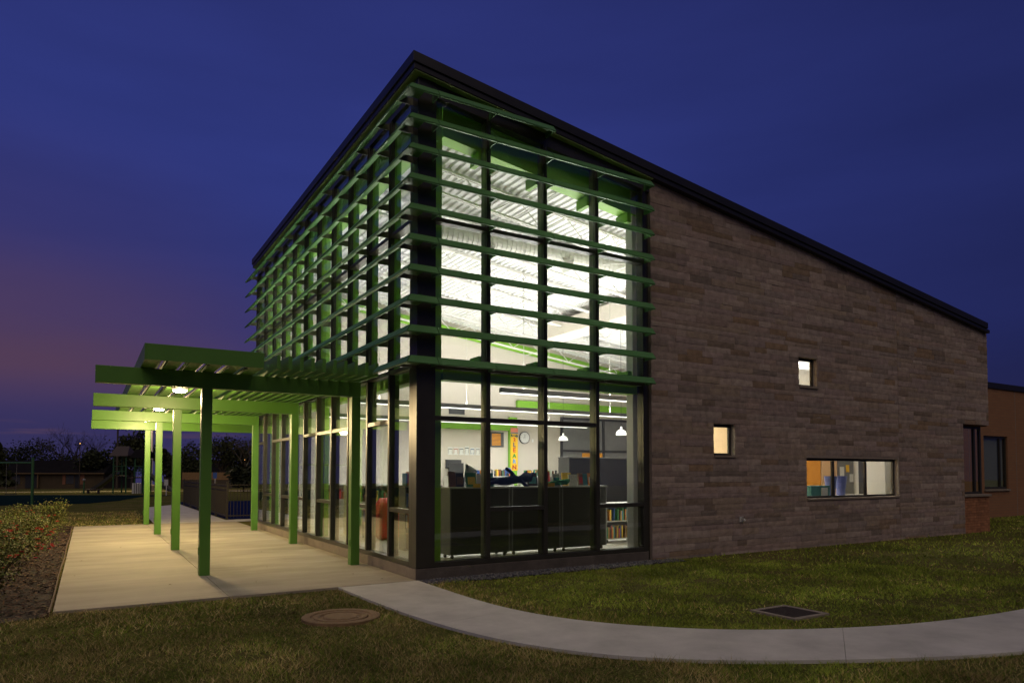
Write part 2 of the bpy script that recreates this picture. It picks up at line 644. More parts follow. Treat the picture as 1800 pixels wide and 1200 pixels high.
NP = 97
po, pi_ = resample(outer, NP), resample(inner, NP)
pm = MB()
cuts = [0, 14, 34, 55, 76, 96]
for a, b in zip(cuts[:-1], cuts[1:]):
    rings = []
    for k in range(a, b + 1):
        o2, i2 = po[k].copy(), pi_[k].copy()
        if k == a:
            o2 += (po[k + 1] - po[k]) * .02
            i2 += (pi_[k + 1] - pi_[k]) * .02
        rings.append([(o2[0], o2[1], -.12), (o2[0], o2[1], -.003), (i2[0], i2[1], -.003), (i2[0], i2[1], -.12)])
    pm.loft(rings)
path = tag(pm.build('path', 'path'), kind='structure')

# far walk beyond the slab, walk in front of the houses, safety surfaces
fm = MB()
fm.add([(-2.4, 14.9, -.018), (6, 14.9, -.018), (6, 16.05, -.018), (-.15, 16.05, -.018), (-.15, 30, -.018), (-1.9, 27, -.018), (-2.3, 21, -.018)], [(0, 1, 2, 3, 4, 5, 6)])
ks = [(-60 + 7.0 * k, 96.6 - 7.0 * .609 * k) for k in range(11)]
tag(fm.build('footpath', 'path'), kind='structure')
fm = MB()
M['pale'] = pbr('lit_concrete', (.78, .70, .56), .9, 0, .1, 1, spec=.0)  # lamp light along the walk put into the concrete colour
fm.add([(x, y, ground_z(x, y) + .03) for x, y in ks] + [(x + .6, y + 1.2, ground_z(x, y + 1.2) + .03) for x, y in ks], [(k, k + 1, 12 + k, 11 + k) for k in range(10)])
tag(fm.build('sidewalk', 'pale'), kind='structure')
fm = MB()
tx = [(-40, 42), (-22, 38), (-9, 33), (-4.2, 33.5), (-2.6, 37), (-1.0, 44), (2, 46), (-9, 53), (-40, 71)]
fm.add([(x, y, -.024) for x, y in tx], [tuple(range(len(tx)))])
tag(fm.build('playground_surface', 'turf'), kind='structure')
fm = MB()
fm.box(-.02, 9, 16.1, 33, -.06, -.022)
tag(fm.build('blue_playground_surface', 'blueturf'), kind='structure')

# ================================================================== SCHOOL BUILDING
B = thing('school_building', 'tall glass cornered school library of tan stone under a dark sloping roof', 'building')

# --- concrete curb under the glazing
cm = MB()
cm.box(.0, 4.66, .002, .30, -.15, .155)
cm.build('curb', 'curbshade', B, bev=.012)
cm = MB()
cm.box(.0, .30, .302, 11.96, -.15, .155)
cm.box(-.004, .0, .004, .302, -.15, .15)
cm.build('curb', 'curb', B, bev=.012)
fl = MB()
fl.box(.30, 17.2, .30, 11.8, -.05, FLOOR)
fl.build('floor', 'vinyl', B)

# --- walls (back, end, inside of the stone wall)
wm = MB()
wm.add([(.10, 11.8, 0), (17.2, 11.8, 0), (17.2, 11.8, roof_z(17.2)), (.10, 11.8, roof_z(.1)),
        (.10, 12.0, 0), (17.2, 12.0, 0), (17.2, 12.0, roof_z(17.2)), (.10, 12.0, roof_z(.1))],
       [(0, 1, 2, 3), (4, 7, 6, 5), (0, 4, 5, 1), (0, 3, 7, 4), (1, 5, 6, 2), (3, 2, 6, 7)])
wm.build('back_wall', 'beige', B)
wm = MB()
wm.box(17.2, 17.39, 1.2, 12.0, -.1, roof_z(17.4) + .05)
wm.build('end_wall', 'bricktan', B)

# stone wall openings: x0,x1,z0,z1
OPEN = [(9.07, 9.73, 3.50, 4.15), (6.39, 7.02, 1.935, 2.58), (9.29, 12.88, 1.02, 1.93)]
X0, X1 = 4.745, 17.40
# backing wall pieces round the openings (inner white face is its own mesh)


def wall_cells(y0, y1, mb, x0, x1):
    xsplit = sorted({x0, x1, 16.0, *[a for o in OPEN for a in o[:2]]})
    for xa, xb in zip(xsplit[:-1], xsplit[1:]):
        xm = .5 * (xa + xb)
        zs = [-.2 if xm < 16 else 2.93]
        for o in sorted([o for o in OPEN if o[0] < xm < o[1]], key=lambda o: o[2]):
            zs += [o[2], o[3]]
        segs = list(zip(zs[0::2], zs[1::2] + [None]))
        for z0, z1 in segs:
            if z1 is None:
                za, zb = roof_z(xa) + .02, roof_z(xb) + .02
            else:
                za = zb = z1
            mb.add([(xa, y0, z0), (xb, y0, z0), (xb, y1, z0), (xa, y1, z0), (xa, y0, za), (xb, y0, zb), (xb, y1, zb), (xa, y1, za)],
                   [(0, 3, 2, 1), (4, 5, 6, 7), (0, 1, 5, 4), (1, 2, 6, 5), (2, 3, 7, 6), (3, 0, 4, 7)])


wb = MB()
wall_cells(.0055, .17, wb, X0, X1)
wb.build('wall_backing', 'mortar', B)
wb = MB()
wall_cells(.172, .20, wb, X0, 17.19)
wb.build('wall_lining', 'white', B)

# --- the stones: every course and every stone its own size, tint and depth
sv = MB()
pal = [(.30, .235, .185), (.33, .265, .215), (.27, .215, .175), (.31, .245, .21), (.255, .21, .18), (.285, .225, .165), (.235, .19, .155), (.34, .28, .23), (.29, .22, .18), (.27, .21, .185)]
pal_dark = [(.235, .175, .115), (.21, .165, .125), (.245, .18, .125), (.205, .17, .14), (.265, .19, .12)]
z = -.10
while z < 7.4:
    h = random.choice([.09, .10, .115, .125, .105, .135])
    z1 = z + h
    x = X0 + (0 if random.random() < .5 else -.2)
    while x < X1:
        w = random.uniform(.3, 1.15) * (1.05 if h < .11 else .85)
        xa, xb = max(x, X0), min(x + w, X1)
        x += w
        # split round the control joint and the openings
        spans = [(xa, xb)]
        for o in OPEN + [(12.903, 12.917, -1, 9), (16.0, 17.6, -1, 2.93)]:
            zc = .5 * (z + z1)
            if z1 > o[2] + .01 and z < o[3] - .01:
                new = []
                for a, b in spans:
                    if b <= o[0] or a >= o[1]:
                        new.append((a, b))
                    else:
                        if a < o[0]:
                            new.append((a, o[0]))
                        if b > o[1]:
                            new.append((o[1], b))
                spans = new
        for a, b in spans:
            if b - a < .03:
                continue
            ztop_a, ztop_b = min(z1, roof_z(a) + .05), min(z1, roof_z(b) + .05)
            if ztop_a - z < .02 or ztop_b - z < .02:
                continue
            acc = random.random() < .15
            c = random.choice(pal_dark) if acc else random.choice(pal)
            k = random.uniform(.9, 1.1)
            c = (c[0] * k, c[1] * k, c[2] * k)
            c = (c[0] * 1.02, c[1] * .97, c[2] * .98) if acc else (c[0] * .92 + .042, c[1] * .88 + .034, c[2] * .90 + .028)
            g = .0013
            d = random.uniform(-.004, .004)
            e = .009
            ja = [random.uniform(-.004, .004) for _ in range(8)]
            y0 = d
            # chipped, slightly domed face: outer ring set back, inner ring proud
            aa, bb, zz0 = a + g, b - g, z + g
            za, zb = ztop_a - g, ztop_b - g
            nx = max(2, int((bb - aa) / .14) + 1)
            bot = [(aa + (bb - aa) * q / nx, y0 + random.uniform(-.002, .003), zz0 + random.uniform(-.002, .003)) for q in range(nx + 1)]
            top = [(aa + (bb - aa) * q / nx, y0 + random.uniform(-.002, .003), za + (zb - za) * q / nx + random.uniform(-.003, .002)) for q in range(nx + 1)]
            mid = [(p[0], min(p[1], q_[1]) - random.uniform(.0, .004), p[2] + (q_[2] - p[2]) * random.uniform(.35, .65)) for p, q_ in zip(bot, top)]
            n1 = nx + 1
            vs = bot + mid + top + [(p[0], .02, p[2]) for p in bot] + [(p[0], .02, p[2]) for p in top]
            fs = []
            for q in range(nx):
                fs.append((q, q + 1, n1 + q + 1, n1 + q))
                fs.append((n1 + q, n1 + q + 1, 2 * n1 + q + 1, 2 * n1 + q))
                fs.append((3 * n1 + q, 3 * n1 + q + 1, q + 1, q))
                fs.append((2 * n1 + q, 2 * n1 + q + 1, 4 * n1 + q + 1, 4 * n1 + q))
            fs.append((0, n1, 2 * n1, 4 * n1, 3 * n1))
            fs.append((nx, 3 * n1 + nx, 4 * n1 + nx, 2 * n1 + nx, n1 + nx))
            sv.add(vs, fs, c)
    z = z1
sv.build('stone_wall', 'stone', B)
# control joint
cj = MB()
cj.box(12.904, 12.916, .02, .044, -.1, 5.9)
cj.build('control_joint', 'mortar', B)

# --- windows in the stone wall
for k, o in enumerate(OPEN):
    fmb = MB()
    f = .06
    yy0, yy1 = .115, .166
    fmb.box(o[0], o[0] + f, yy0, yy1, o[2] + .013, o[3])
    fmb.box(o[1] - f, o[1], yy0, yy1, o[2] + .013, o[3])
    fmb.box(o[0] + f, o[1] - f, yy0, yy1, o[2] + .013, o[2] + f)
    fmb.box(o[0] + f, o[1] - f, yy0, yy1, o[3] - f, o[3])
    if k == 2:
        for xm in (10.42, 11.68):
            fmb.box(xm - .04, xm + .04, yy0 + .003, yy1 - .003, o[2] + f, o[3] - f)
    wf = fmb.build('window', 'bronze', B, bev=.004)
    g = MB()
    g.box(o[0] + f * .8, o[1] - f * .8, .135, .147, o[2] + f * .8, o[3] - f * .8)
    g.build('pane', 'glass', wf)
    g = MB()
    g.box(o[0] + .012, o[1] - .012, -.03, .099, o[2] - .03, o[2] + .012)
    g.build('sill', 'curb', wf, bev=.005)
    for xa, xb, sg in ((o[0] - .08, o[0], 1), (o[1], o[1] + .08, -1)):
        rv = MB()
        zz = o[2]
        while zz < o[3] - .01:
            hh = min(random.uniform(.09, .15), o[3] - zz)
            c = (.42, .36, .28)  # paler than the wall stones: window light put into their colour
            e_ = random.uniform(.0, .010)
            rv.box(xa + (0 if sg > 0 else -e_), xb + (e_ if sg > 0 else 0), .009 + random.uniform(0, .004), .168, zz + .002, zz + hh - .002, c)
            zz += hh
        rv.build('reveal', 'stone', wf)

# --- roof
rm = MB()
ra, rb = -.14, 17.20


def slab_roof(mb, xa, xb, ya, yb, dz0, dz1):
    mb.add([(xa, ya, roof_z(xa) + dz0), (xb, ya, roof_z(xb) + dz0), (xb, yb, roof_z(xb) + dz0), (xa, yb, roof_z(xa) + dz0),
            (xa, ya, roof_z(xa) + dz1), (xb, ya, roof_z(xb) + dz1), (xb, yb, roof_z(xb) + dz1), (xa, yb, roof_z(xa) + dz1)],
           [(0, 3, 2, 1), (4, 5, 6, 7), (0, 1, 5, 4), (1, 2, 6, 5), (2, 3, 7, 6), (3, 0, 4, 7)])


slab_roof(rm, -.14, 17.20, -.14, 12.04, .105, .265)
slab_roof(rm, -.115, 17.34, -.115, 12.02, .012, .098)
rf = rm.build('roof', 'fascia', B, bev=.006)
so = MB()
slab_roof(so, -.10, 4.74, -.10, 12.0, -.004, .008)
so.build('soffit', 'soffit', rf)

# --- corrugated steel deck, ribs running along Y
dm = MB()
P = .152
xq = .34
prof = []
while xq < 17.1:
    b0 = roof_z(xq) - .13
    prof += [(xq, b0), (xq + .055, b0 - SL * .055), (xq + .075, b0 + .04 - SL * .075), (xq + .132, b0 + .04 - SL * .132)]
    xq += P
vs = [(x, .30, z) for x, z in prof] + [(x, 11.79, z) for x, z in prof]
n = len(prof)
dm.add(vs, [(i, i + 1, n + i + 1, n + i) for i in range(n - 1)])
dm.build('roof_deck', 'deck', B)

# --- bar joists along X
for yj in (2.1, 3.9, 5.7, 7.5, 9.3, 11.1):
    jm = MB()

    def jz(x, d):
        return roof_z(x) - .15 - d
    for off in (-.035, .035):
        for d0, d1 in ((0., .05), (.47, .51)):
            xa, xb = .5, 17.1
            y0, y1 = (yj + off - .018, yj + off + .018)
            jm.add([(xa, y0, jz(xa, d1)), (xb, y0, jz(xb, d1)), (xb, y1, jz(xb, d1)), (xa, y1, jz(xa, d1)),
                    (xa, y0, jz(xa, d0)), (xb, y0, jz(xb, d0)), (xb, y1, jz(xb, d0)), (xa, y1, jz(xa, d0))],
                   [(0, 3, 2, 1), (4, 5, 6, 7), (0, 1, 5, 4), (1, 2, 6, 5), (2, 3, 7, 6), (3, 0, 4, 7)])
    x = .7
    up = True
    while x < 16.5:
        x2 = x + .6
        jm.tube([(x, yj, jz(x, .03 if up else .48)), (x2, yj, jz(x2, .48 if up else .03))], .013, 5)
        x, up = x2, not up
    jm.build('roof_joist', 'joist', B)
# bridging rods under the deck
bm_ = MB()
for xb_ in (3.0, 6.2, 9.4, 12.6):
    bm_.tube([(xb_, .5, roof_z(xb_) - .62), (xb_, 11.7, roof_z(xb_) - .62)], .013, 5)
    for yj in (.5, 2.1, 3.9, 5.7, 7.5, 9.3):
        bm_.tube([(xb_, yj, roof_z(xb_) - .62), (xb_, yj + 1.75, roof_z(xb_) - .2)], .011, 5)
bm_.build('joist_bridging', 'joist', B)

# --- interior green steel
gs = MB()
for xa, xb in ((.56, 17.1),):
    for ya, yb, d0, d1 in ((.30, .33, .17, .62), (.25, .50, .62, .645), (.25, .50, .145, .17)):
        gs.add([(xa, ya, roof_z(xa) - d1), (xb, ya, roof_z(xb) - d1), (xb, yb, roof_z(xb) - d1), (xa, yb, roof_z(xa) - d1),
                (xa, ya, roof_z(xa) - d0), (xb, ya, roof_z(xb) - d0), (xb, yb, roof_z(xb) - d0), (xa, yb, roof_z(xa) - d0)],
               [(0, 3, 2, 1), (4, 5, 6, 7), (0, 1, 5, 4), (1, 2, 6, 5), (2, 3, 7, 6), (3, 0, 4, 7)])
gs.build('gable_beam', 'greenlit', B)
gs = MB()
gs.box(.36, .39, .56, 11.75, 6.98, 7.42)
gs.box(.26, .50, .56, 11.75, 6.955, 6.98)
gs.box(.26, .50, .56, 11.75, 7.42, 7.445)
gs.build('eave_beam', 'steel_green', B)
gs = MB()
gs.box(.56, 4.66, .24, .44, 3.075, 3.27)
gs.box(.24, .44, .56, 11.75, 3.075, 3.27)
gs.build('girt_beam', 'greenlit', B, bev=.01)
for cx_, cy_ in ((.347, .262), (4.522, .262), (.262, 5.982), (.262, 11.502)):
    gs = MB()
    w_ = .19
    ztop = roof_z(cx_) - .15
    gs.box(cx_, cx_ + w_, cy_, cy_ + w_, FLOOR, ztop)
    gs.build('column', 'greenlit' if cx_ < 4 else 'lightgrey', B, bev=.008)
# small outriggers that tie the mullions to the girt
MX = [1.25, 2.36, 3.475]
MYS = [.09 + 1.065 * k for k in range(1, 12)]
for xm in MX + [4.42]:
    t_ = MB()
    t_.box(xm - .075, xm + .015, .19, .52, 3.33, 3.50)
    t_.build('mullion_tie', 'steel_green', B, bev=.004)
    t_ = MB()
    zt = roof_z(xm) - .66
    t_.box(xm - .075, xm + .015, .19, .52, zt - .18, zt)
    t_.build('mullion_tie', 'steel_green', B, bev=.004)
# back wall steel
gs = MB()
gs.box(6.0, 8.69, 11.66, 11.78, 3.11, 3.36)
gs.build('back_beam', 'steel_green', B)
gs = MB()
gs.box(9.03, 17.1, 11.66, 11.78, 3.92, 4.22)
gs.build('back_beam', 'steel_green', B)
gs = MB()
gs.box(8.70, 9.02, 11.68, 11.782, FLOOR, 3.6)
gs.build('column', 'steel_green', B)
gs = MB()
for d0, d1 in ((.30, .58),):
    xa, xb = .6, 17.1
    gs.add([(xa, 11.68, roof_z(xa) - d1), (xb, 11.68, roof_z(xb) - d1), (xb, 11.76, roof_z(xb) - d1), (xa, 11.76, roof_z(xa) - d1),
            (xa, 11.68, roof_z(xa) - d0), (xb, 11.68, roof_z(xb) - d0), (xb, 11.76, roof_z(xb) - d0), (xa, 11.76, roof_z(xa) - d0)],
           [(0, 3, 2, 1), (4, 5, 6, 7), (0, 1, 5, 4), (1, 2, 6, 5), (2, 3, 7, 6), (3, 0, 4, 7)])
gs.build('back_roof_beam', 'steel_green', B)

# --- ducts
dt = MB()
pts = [(1.0 + .12 * k, 3.4, 6.64) for k in range(60)]
rings = []
for i, p in enumerate(pts):
    for dx, r in ((0., .205), (.008, .216), (.028, .216), (.036, .205)):
        rings.append([(p[0] + dx, p[1] + r * math.cos(2 * math.pi * k / 20), p[2] + r * math.sin(2 * math.pi * k / 20)) for k in range(20)])
dt.loft(rings)
for xr in (1.3, 2.9, 5.0):
    dt.add([(xr, 3.22, 6.52), (xr + .34, 3.22, 6.52), (xr + .17, 3.12, 6.25), (xr, 3.4, 6.42), (xr + .34, 3.4, 6.42), (xr + .17, 3.4, 6.25)],
           [(0, 1, 2), (3, 5, 4), (0, 2, 5, 3), (1, 4, 5, 2), (0, 3, 4, 1)])
dt.build('spiral_duct', 'duct', B, smooth=False)
dt = MB()
dt.box(8.0, 8.75, .6, 8.8, 5.79, 6.28)
dt.build('rectangular_duct', 'beige', B, bev=.02)

# --- curtain wall, gable side (face on Y = 0)
cw = MB()
cw.box(.0, .31, .0, .18, .158, 7.70)
cw.box(.003, .18, .18, .30, .158, 7.70)
cw.build('corner_column', 'bronze', B, bev=.006)
g1 = MB()
g1.box(.312, 4.60, .004, .17, .158, .232)
sill1 = g1.build('sill', 'bronze', B, bev=.004)
g1 = MB()
xa, xb = .312, 4.735
g1.add([(xa, .01, roof_z(xa) - .22), (xb, .01, roof_z(xb) - .22), (xb, .17, roof_z(xb) - .22), (xa, .17, roof_z(xa) - .22),
        (xa, .01, roof_z(xa)), (xb, .01, roof_z(xb)), (xb, .17, roof_z(xb)), (xa, .17, roof_z(xa))],
       [(0, 3, 2, 1), (4, 5, 6, 7), (0, 1, 5, 4), (1, 2, 6, 5), (2, 3, 7, 6), (3, 0, 4, 7)])
g1.build('head', 'bronze', B, bev=.004)
for xm in MX:
    g1 = MB()
    g1.box(xm - .037, xm + .037, .0, .074, .235, roof_z(xm) - .19)
    g1.box(xm - .012, xm + .012, -.022, .001, 3.3, roof_z(xm) - .25)
    ml = g1.build('mullion', 'bronze', B, bev=.004)
    g1 = MB()
    g1.box(xm - .036, xm + .036, .0745, .195, .235, roof_z(xm) - .19)
    g1.build('inner_tube', 'bronzelit', ml, bev=.004)
g1 = MB()
g1.box(4.545, 4.62, .0, .175, .158, roof_z(4.6) - .19)
g1.box(4.62, 4.737, .06, .175, -.1, roof_z(4.7) - .19)
g1.build('jamb', 'bronze', B, bev=.004)
bays = [.312] + MX + [4.545]
TR = [[2.445, 3.25, 5.54], [1.015, 2.445, 3.25, 5.54], [2.445, 3.25, 5.54], [1.015, 3.25, 5.54]]
for k in range(4):
    xa = bays[k] + (.038 if k else 0)
    xb = bays[k + 1] - (.038 if k < 3 else 0)
    for zt in TR[k]:
        g1 = MB()
        g1.box(xa, xb, .006, .15, zt - .034, zt + .034)
        g1.build('transom', 'bronze', B, bev=.003)
    zz = [.232] + TR[k] + [None]
    for za, zb in zip(zz[:-1], zz[1:]):
        p0 = za + (.034 if za > .3 else 0)
        g1 = MB()
        if zb is None:
            t1, t2 = roof_z(xa) - .2, roof_z(xb) - .2
        else:
            t1 = t2 = zb - .034
        g1.add([(xa, .050, p0), (xb, .050, p0), (xb, .072, p0), (xa, .072, p0), (xa, .050, t1), (xb, .050, t2), (xb, .072, t2), (xa, .072, t1)],
               [(0, 3, 2, 1), (4, 5, 6, 7), (0, 1, 5, 4), (1, 2, 6, 5), (2, 3, 7, 6), (3, 0, 4, 7)])
        g1.build('pane', 'glass2' if za < 1.0 else 'glass', B)

# --- curtain wall, long side (face on X = 0)
g1 = MB()
g1.box(.004, .17, .302, 11.96, .158, .232)
g1.build('sill', 'bronze', B, bev=.004)
g1 = MB()
g1.box(.01, .17, .302, 11.96, roof_z(0) - .22, roof_z(.17))
g1.build('head', 'bronze', B, bev=.004)
edges = [.302] + MYS
for k, ym in enumerate(MYS):
    g1 = MB()
    g1.box(.0, .074, ym - .036, ym + .036, .235, roof_z(0) - .23)
    g1.box(.074, .175, ym - .036, ym + .036, .235, 3.3)
    g1.box(-.022, .001, ym - .012, ym + .012, 3.3, roof_z(0) - .25)
    ml = g1.build('mullion', 'bronze', B, bev=.004)
    g1 = MB()
    g1.box(.0745, .19, ym - .034, ym + .034, 3.301, roof_z(0) - .23)
    g1.build('mullion_side_lit', 'steel_green', ml, bev=.004)  # upper mullion side in green: the light on it put into the colour
g1 = MB()
g1.box(.0, .2, 11.84, 11.97, .158, roof_z(0) - .23)
g1.build('jamb', 'bronze', B, bev=.004)
TY = {0: [1.0], 1: [2.445], 2: [1.0], 3: [2.445], 4: [1.0, 2.445], 5: [2.445], 6: [1.0], 7: [1.0, 2.445], 8: [2.445], 9: [1.0], 10: [2.445]}
for k in range(11):
    ya = edges[k] + (.037 if k else 0)
    yb = edges[k + 1] - .037
    tl = TY[k] + [3.25, 5.54]
    for zt in tl:
        g1 = MB()
        g1.box(.006, .15, ya, yb, zt - .034, zt + .034)
        g1.build('transom', 'bronze', B, bev=.003)
    zz = [.232] + tl + [None]
    for za, zb in zip(zz[:-1], zz[1:]):
        p0 = za + (.034 if za > .3 else 0)
        t1 = roof_z(0) - .21 if zb is None else zb - .034
        g1 = MB()
        g1.box(.050, .072, ya, yb, p0, t1)
        g1.build('pane', 'glass2' if za < 2.4 else 'glass', B)

# --- louvres: mitred at the corner, jointed at each bracket
LZ = [7.33 - .457 * k for k in range(10)]
SEC = [(.275, 0.), (.284, .014), (.196, .128), (.098, .106), (.246, .0)]
JX = [.24, 1.25, 2.36, 3.475]
n_br = 0
left_br_rest = MB()
for k, zt in enumerate(LZ):
    # gable side
    xe = 2.40 if k == 0 else 4.61
    mb = MB()
    stops_ = [None] + [j for j in JX if j < xe - .2] + [xe]
    for a, b in zip(stops_[:-1], stops_[1:]):
        r0 = [((-u + .012 if a is None else a + .006), -u, zt + w) for u, w in SEC]
        r1 = [(b - .006, -u, zt + w) for u, w in SEC]
        mb.loft([r0, r1])
    lv = mb.build('louvre', 'louvre', B, bev=.003)
    for j in JX + [xe - .02]:
        if j > xe:
            continue
        bk = MB()
        pr = [(.238, .003), (.0, .003), (.0, .122), (.11, .100)]
        bk.loft([[(j - .006, -u, zt + w) for u, w in pr], [(j + .006, -u, zt + w) for u, w in pr]])
        bk.build('bracket', 'louvre', lv)
    cp_ = MB()
    cp_.add([(-.238, -.238, zt + .012), (.0, -.238, zt + .012), (.0, .0, zt + .012), (-.238, .0, zt + .012),
             (-.238, -.238, zt + .022), (.0, -.238, zt + .022), (.0, .0, zt + .022), (-.238, .0, zt + .022)],
            [(0, 3, 2, 1), (4, 5, 6, 7), (0, 1, 5, 4), (1, 2, 6, 5), (2, 3, 7, 6), (3, 0, 4, 7)])
    cp_.build('corner_plate', 'louvre', lv)
    # long side
    ye = 12.28 if k < 9 else 1.17
    mb = MB()
    js = [y for y in [.20] + MYS if y < ye - .2]
    stops_ = [None] + js + [ye]
    for a, b in zip(stops_[:-1], stops_[1:]):
        r0 = [(-u, (-u + .012 if a is None else a + .006), zt + w) for u, w in SEC]
        r1 = [(-u, b - .006, zt + w) for u, w in SEC]
        mb.loft([r1, r0])
    lv = mb.build('louvre', 'louvre', B, bev=.003)
    rest = MB()
    for q, j in enumerate(js):
        bk = MB()
        tgt = bk if q < 6 else rest
        pr = [(.238, .003), (.0, .003), (.0, .122), (.11, .100)]
        tgt.loft([[(-u, j + .006, zt + w) for u, w in pr], [(-u, j - .006, zt + w) for u, w in pr]])
        if q < 6:
            bk.build('bracket', 'bronzelit', lv)
    if rest.v:
        tag(rest.build('far_brackets', 'bronzelit', lv), kind='stuff')

# --- brick pier and corner window at the far end of the stone wall
bp_ = MB()
zz = -.15
while zz < .94:
    xx = 15.995 - random.choice([0, .11])
    while xx < 17.4:
        a, b = max(xx, 15.995), min(xx + .215, 17.4)
        if b - a > .02:
            k = random.uniform(.8, 1.2)
            bp_.box(a + .003, b - .003, .03, .20, zz + .003, min(zz + .069, .94), (.34 * k, .15 * k, .075 * k))
        xx += .218
    zz += .072
bp_.build('brick_pier', 'stone', B)
bp_ = MB()
bp_.box(15.98, 17.43, -.02, .5, .945, 1.01)
bp_.build('stone_sill', 'curb', B, bev=.006)
nb = MB()
nb.box(15.98, 16.10, .205, 1.2, -.1, 2.93)
nb.box(16.1, 17.39, 1.1, 1.2, -.1, 2.93)
nb.box(15.995, 17.39, .05, 1.2, 2.90, 2.97)
nb.build('recess_wall', 'bricktan', B)
wf = MB()
wf.box(16.0, 16.06, .205, .27, 1.012, 2.895)
wf.box(16.98, 17.06, .205, .27, 1.012, 2.895)
wf.box(17.30, 17.38, .205, .27, 1.012, 2.895)
wf.box(16.06, 17.3, .208, .265, 1.012, 1.07)
wf.box(16.06, 17.3, .208, .265, 2.83, 2.895)
wf_o = wf.build('window', 'bronze', B, bev=.004)
g = MB()
g.box(16.06, 16.98, .23, .242, 1.07, 2.83)
g.box(17.06, 17.3, .23, .242, 1.07, 2.83)
g.build('pane', 'glass', wf_o)

# --- office behind the stone wall (what the small windows show)
of = MB()
of.box(8.9, 9.0, .21, 3.2, FLOOR, 4.6)
M['peach'] = pbr('peach_wall_paint', (.74, .50, .26), .8, 0, .05, 2)
of.build('office_partition', 'peach', B)
of = MB()
of.box(9.0, 15.9, 3.1, 3.2, FLOOR, 4.6)
of.box(8.9, 15.95, .21, 3.2, 4.6, 4.68)
of.box(15.85, 15.95, .21, 3.1, FLOOR, 4.6)
of.build('office_walls', 'white', B)
of = MB()
of.box(13.2, 14.15, 3.03, 3.095, FLOOR, 2.6)
of.build('office_door', 'ochre', B)
M['peach'] = pbr("peach_wall_paint", (.70, .45, .25), .8, 0, .05, 2)
of = MB()
of.box(14.2, 14.95, 3.04, 3.095, FLOOR, 2.6)
of.build('door_surround', 'peach', B)
of = MB()
of.box(15.80, 15.845, .3, 2.9, .9, 2.4)
of.build('office_pinboard', 'dark', B)
of = MB()
of.box(15.0, 15.79, 3.05, 3.095, .9, 2.4)
pb_ = of.build('office_pinboard', 'grey', B)
for x_, z_, w_, h_, mm in ((15.1, 1.5, .2, .28, 'whitep'), (15.4, 1.62, .16, .22, 'bannery'), (15.58, 1.32, .18, .24, 'whitep'), (15.14, 1.15, .22, .2, 'book_orange')):
    of = MB()
    of.box(x_, x_ + w_, 3.04, 3.049, z_, z_ + h_)
    of.build('pinned_paper', M.get(mm) or M['peach'], pb_)
area_light('office_lamp', (11.5, 1.7, 4.55), 5.5, 1.6, 44 * INTERIOR, (1, .82, .50), (0, 0, 0), B)

# --- interior storefront in the back wall (dark frames, grey panes)
sf = MB()
for a, b in ((11.0, 11.07), (12.42, 12.52), (12.98, 13.08), (14.27, 14.36)):
    sf.box(a, b, 11.70, 11.79, FLOOR, 3.70)
for a, b in ((11.07, 12.42), (12.52, 12.98), (13.08, 14.27)):
    sf.box(a, b, 11.70, 11.79, 3.62, 3.70)
    sf.box(a, b, 11.70, 11.79, 2.40, 2.47)
sfo = sf.build('inner_window', 'dark', B)
sp = MB()
for a, b in ((11.07, 12.42), (12.52, 12.98), (13.08, 14.27)):
    sp.box(a, b, 11.75, 11.77, 2.47, 3.62)
    sp.box(a, b, 11.75, 11.77, FLOOR, 2.40)
sp.build('pane', 'grey', sfo)
sp = MB()
sp.box(12.0, 12.98, 11.73, 11.748, 1.3, 2.36)
sp.build('door_leaf', 'ochre', sfo)
# slot windows high and low in the back wall
for (xa, xb, za, zb, mm) in ((6.33, 6.92, 3.62, 3.86, 'dark'), (7.9, 8.5, 2.52, 3.05, 'dark'), (6.2, 6.8, 1.75, 2.05, 'dark')):
    q = MB()
    q.box(xa, xb, 11.75, 11.795, za, zb)
    q.box(xa + .05, xb - .05, 11.738, 11.749, za + .05, zb - .05)
    q.build('slot_window', mm, B)
q = MB()
for i in range(9):
    q.box(8.0, 8.36, 11.725, 11.737, 2.58 + .047 * i, 2.61 + .047 * i)
q.build('window_blind', 'ochre', B)

# ================================================================== ANNEX
A = thing('brick_annex', 'low orange brick wing with flat dark coping beyond the stone wall', 'building')
a_ = MB()
zz = -.2
for (xa, xb, za, zb) in ((17.39, 23.65, -.2, 4.72), (25.45, 46, -.2, 4.72), (23.65, 25.45, -.2, .98), (23.65, 25.45, 2.96, 4.72)):
    a_.box(xa, xb, 3.0, 3.3, za, zb)
a_.box(17.39, 46, 3.3, 12, 4.5, 4.7)
M['annexbrick'] = pbr("annex_brick", (.21, .10, .055), .9, 0, .1, 3, .2, 40)
t = M['annexbrick'].node_tree
bk_n = t.nodes.new("ShaderNodeTexBrick")
bk_n.inputs['Scale'].default_value = 1.0
bk_n.inputs['Color1'].default_value = (.29, .14, .066, 1)
bk_n.inputs['Color2'].default_value = (.265, .125, .06, 1)
bk_n.inputs['Mortar'].default_value = (.20, .12, .075, 1)
bk_n.inputs['Brick Width'].default_value = .4
bk_n.inputs['Row Height'].default_value = .1
bk_n.inputs['Mortar Size'].default_value = .006
mp_n = t.nodes.new("ShaderNodeMapping")
mp_n.inputs['Rotation'].default_value = (R_(90), 0, 0)
tc_n = t.nodes.new("ShaderNodeTexCoord")
t.links.new(tc_n.outputs['Object'], mp_n.inputs['Vector'])
t.links.new(mp_n.outputs[0], bk_n.inputs['Vector'])
t.links.new(bk_n.outputs['Color'], t.nodes['Principled BSDF'].inputs['Base Color'])
a_.build('wall', 'annexbrick', A)
a_ = MB()
a_.box(17.39, 46.05, 2.95, 12.05, 4.72, 4.94)
a_.build('coping', 'fascia', A, bev=.008)
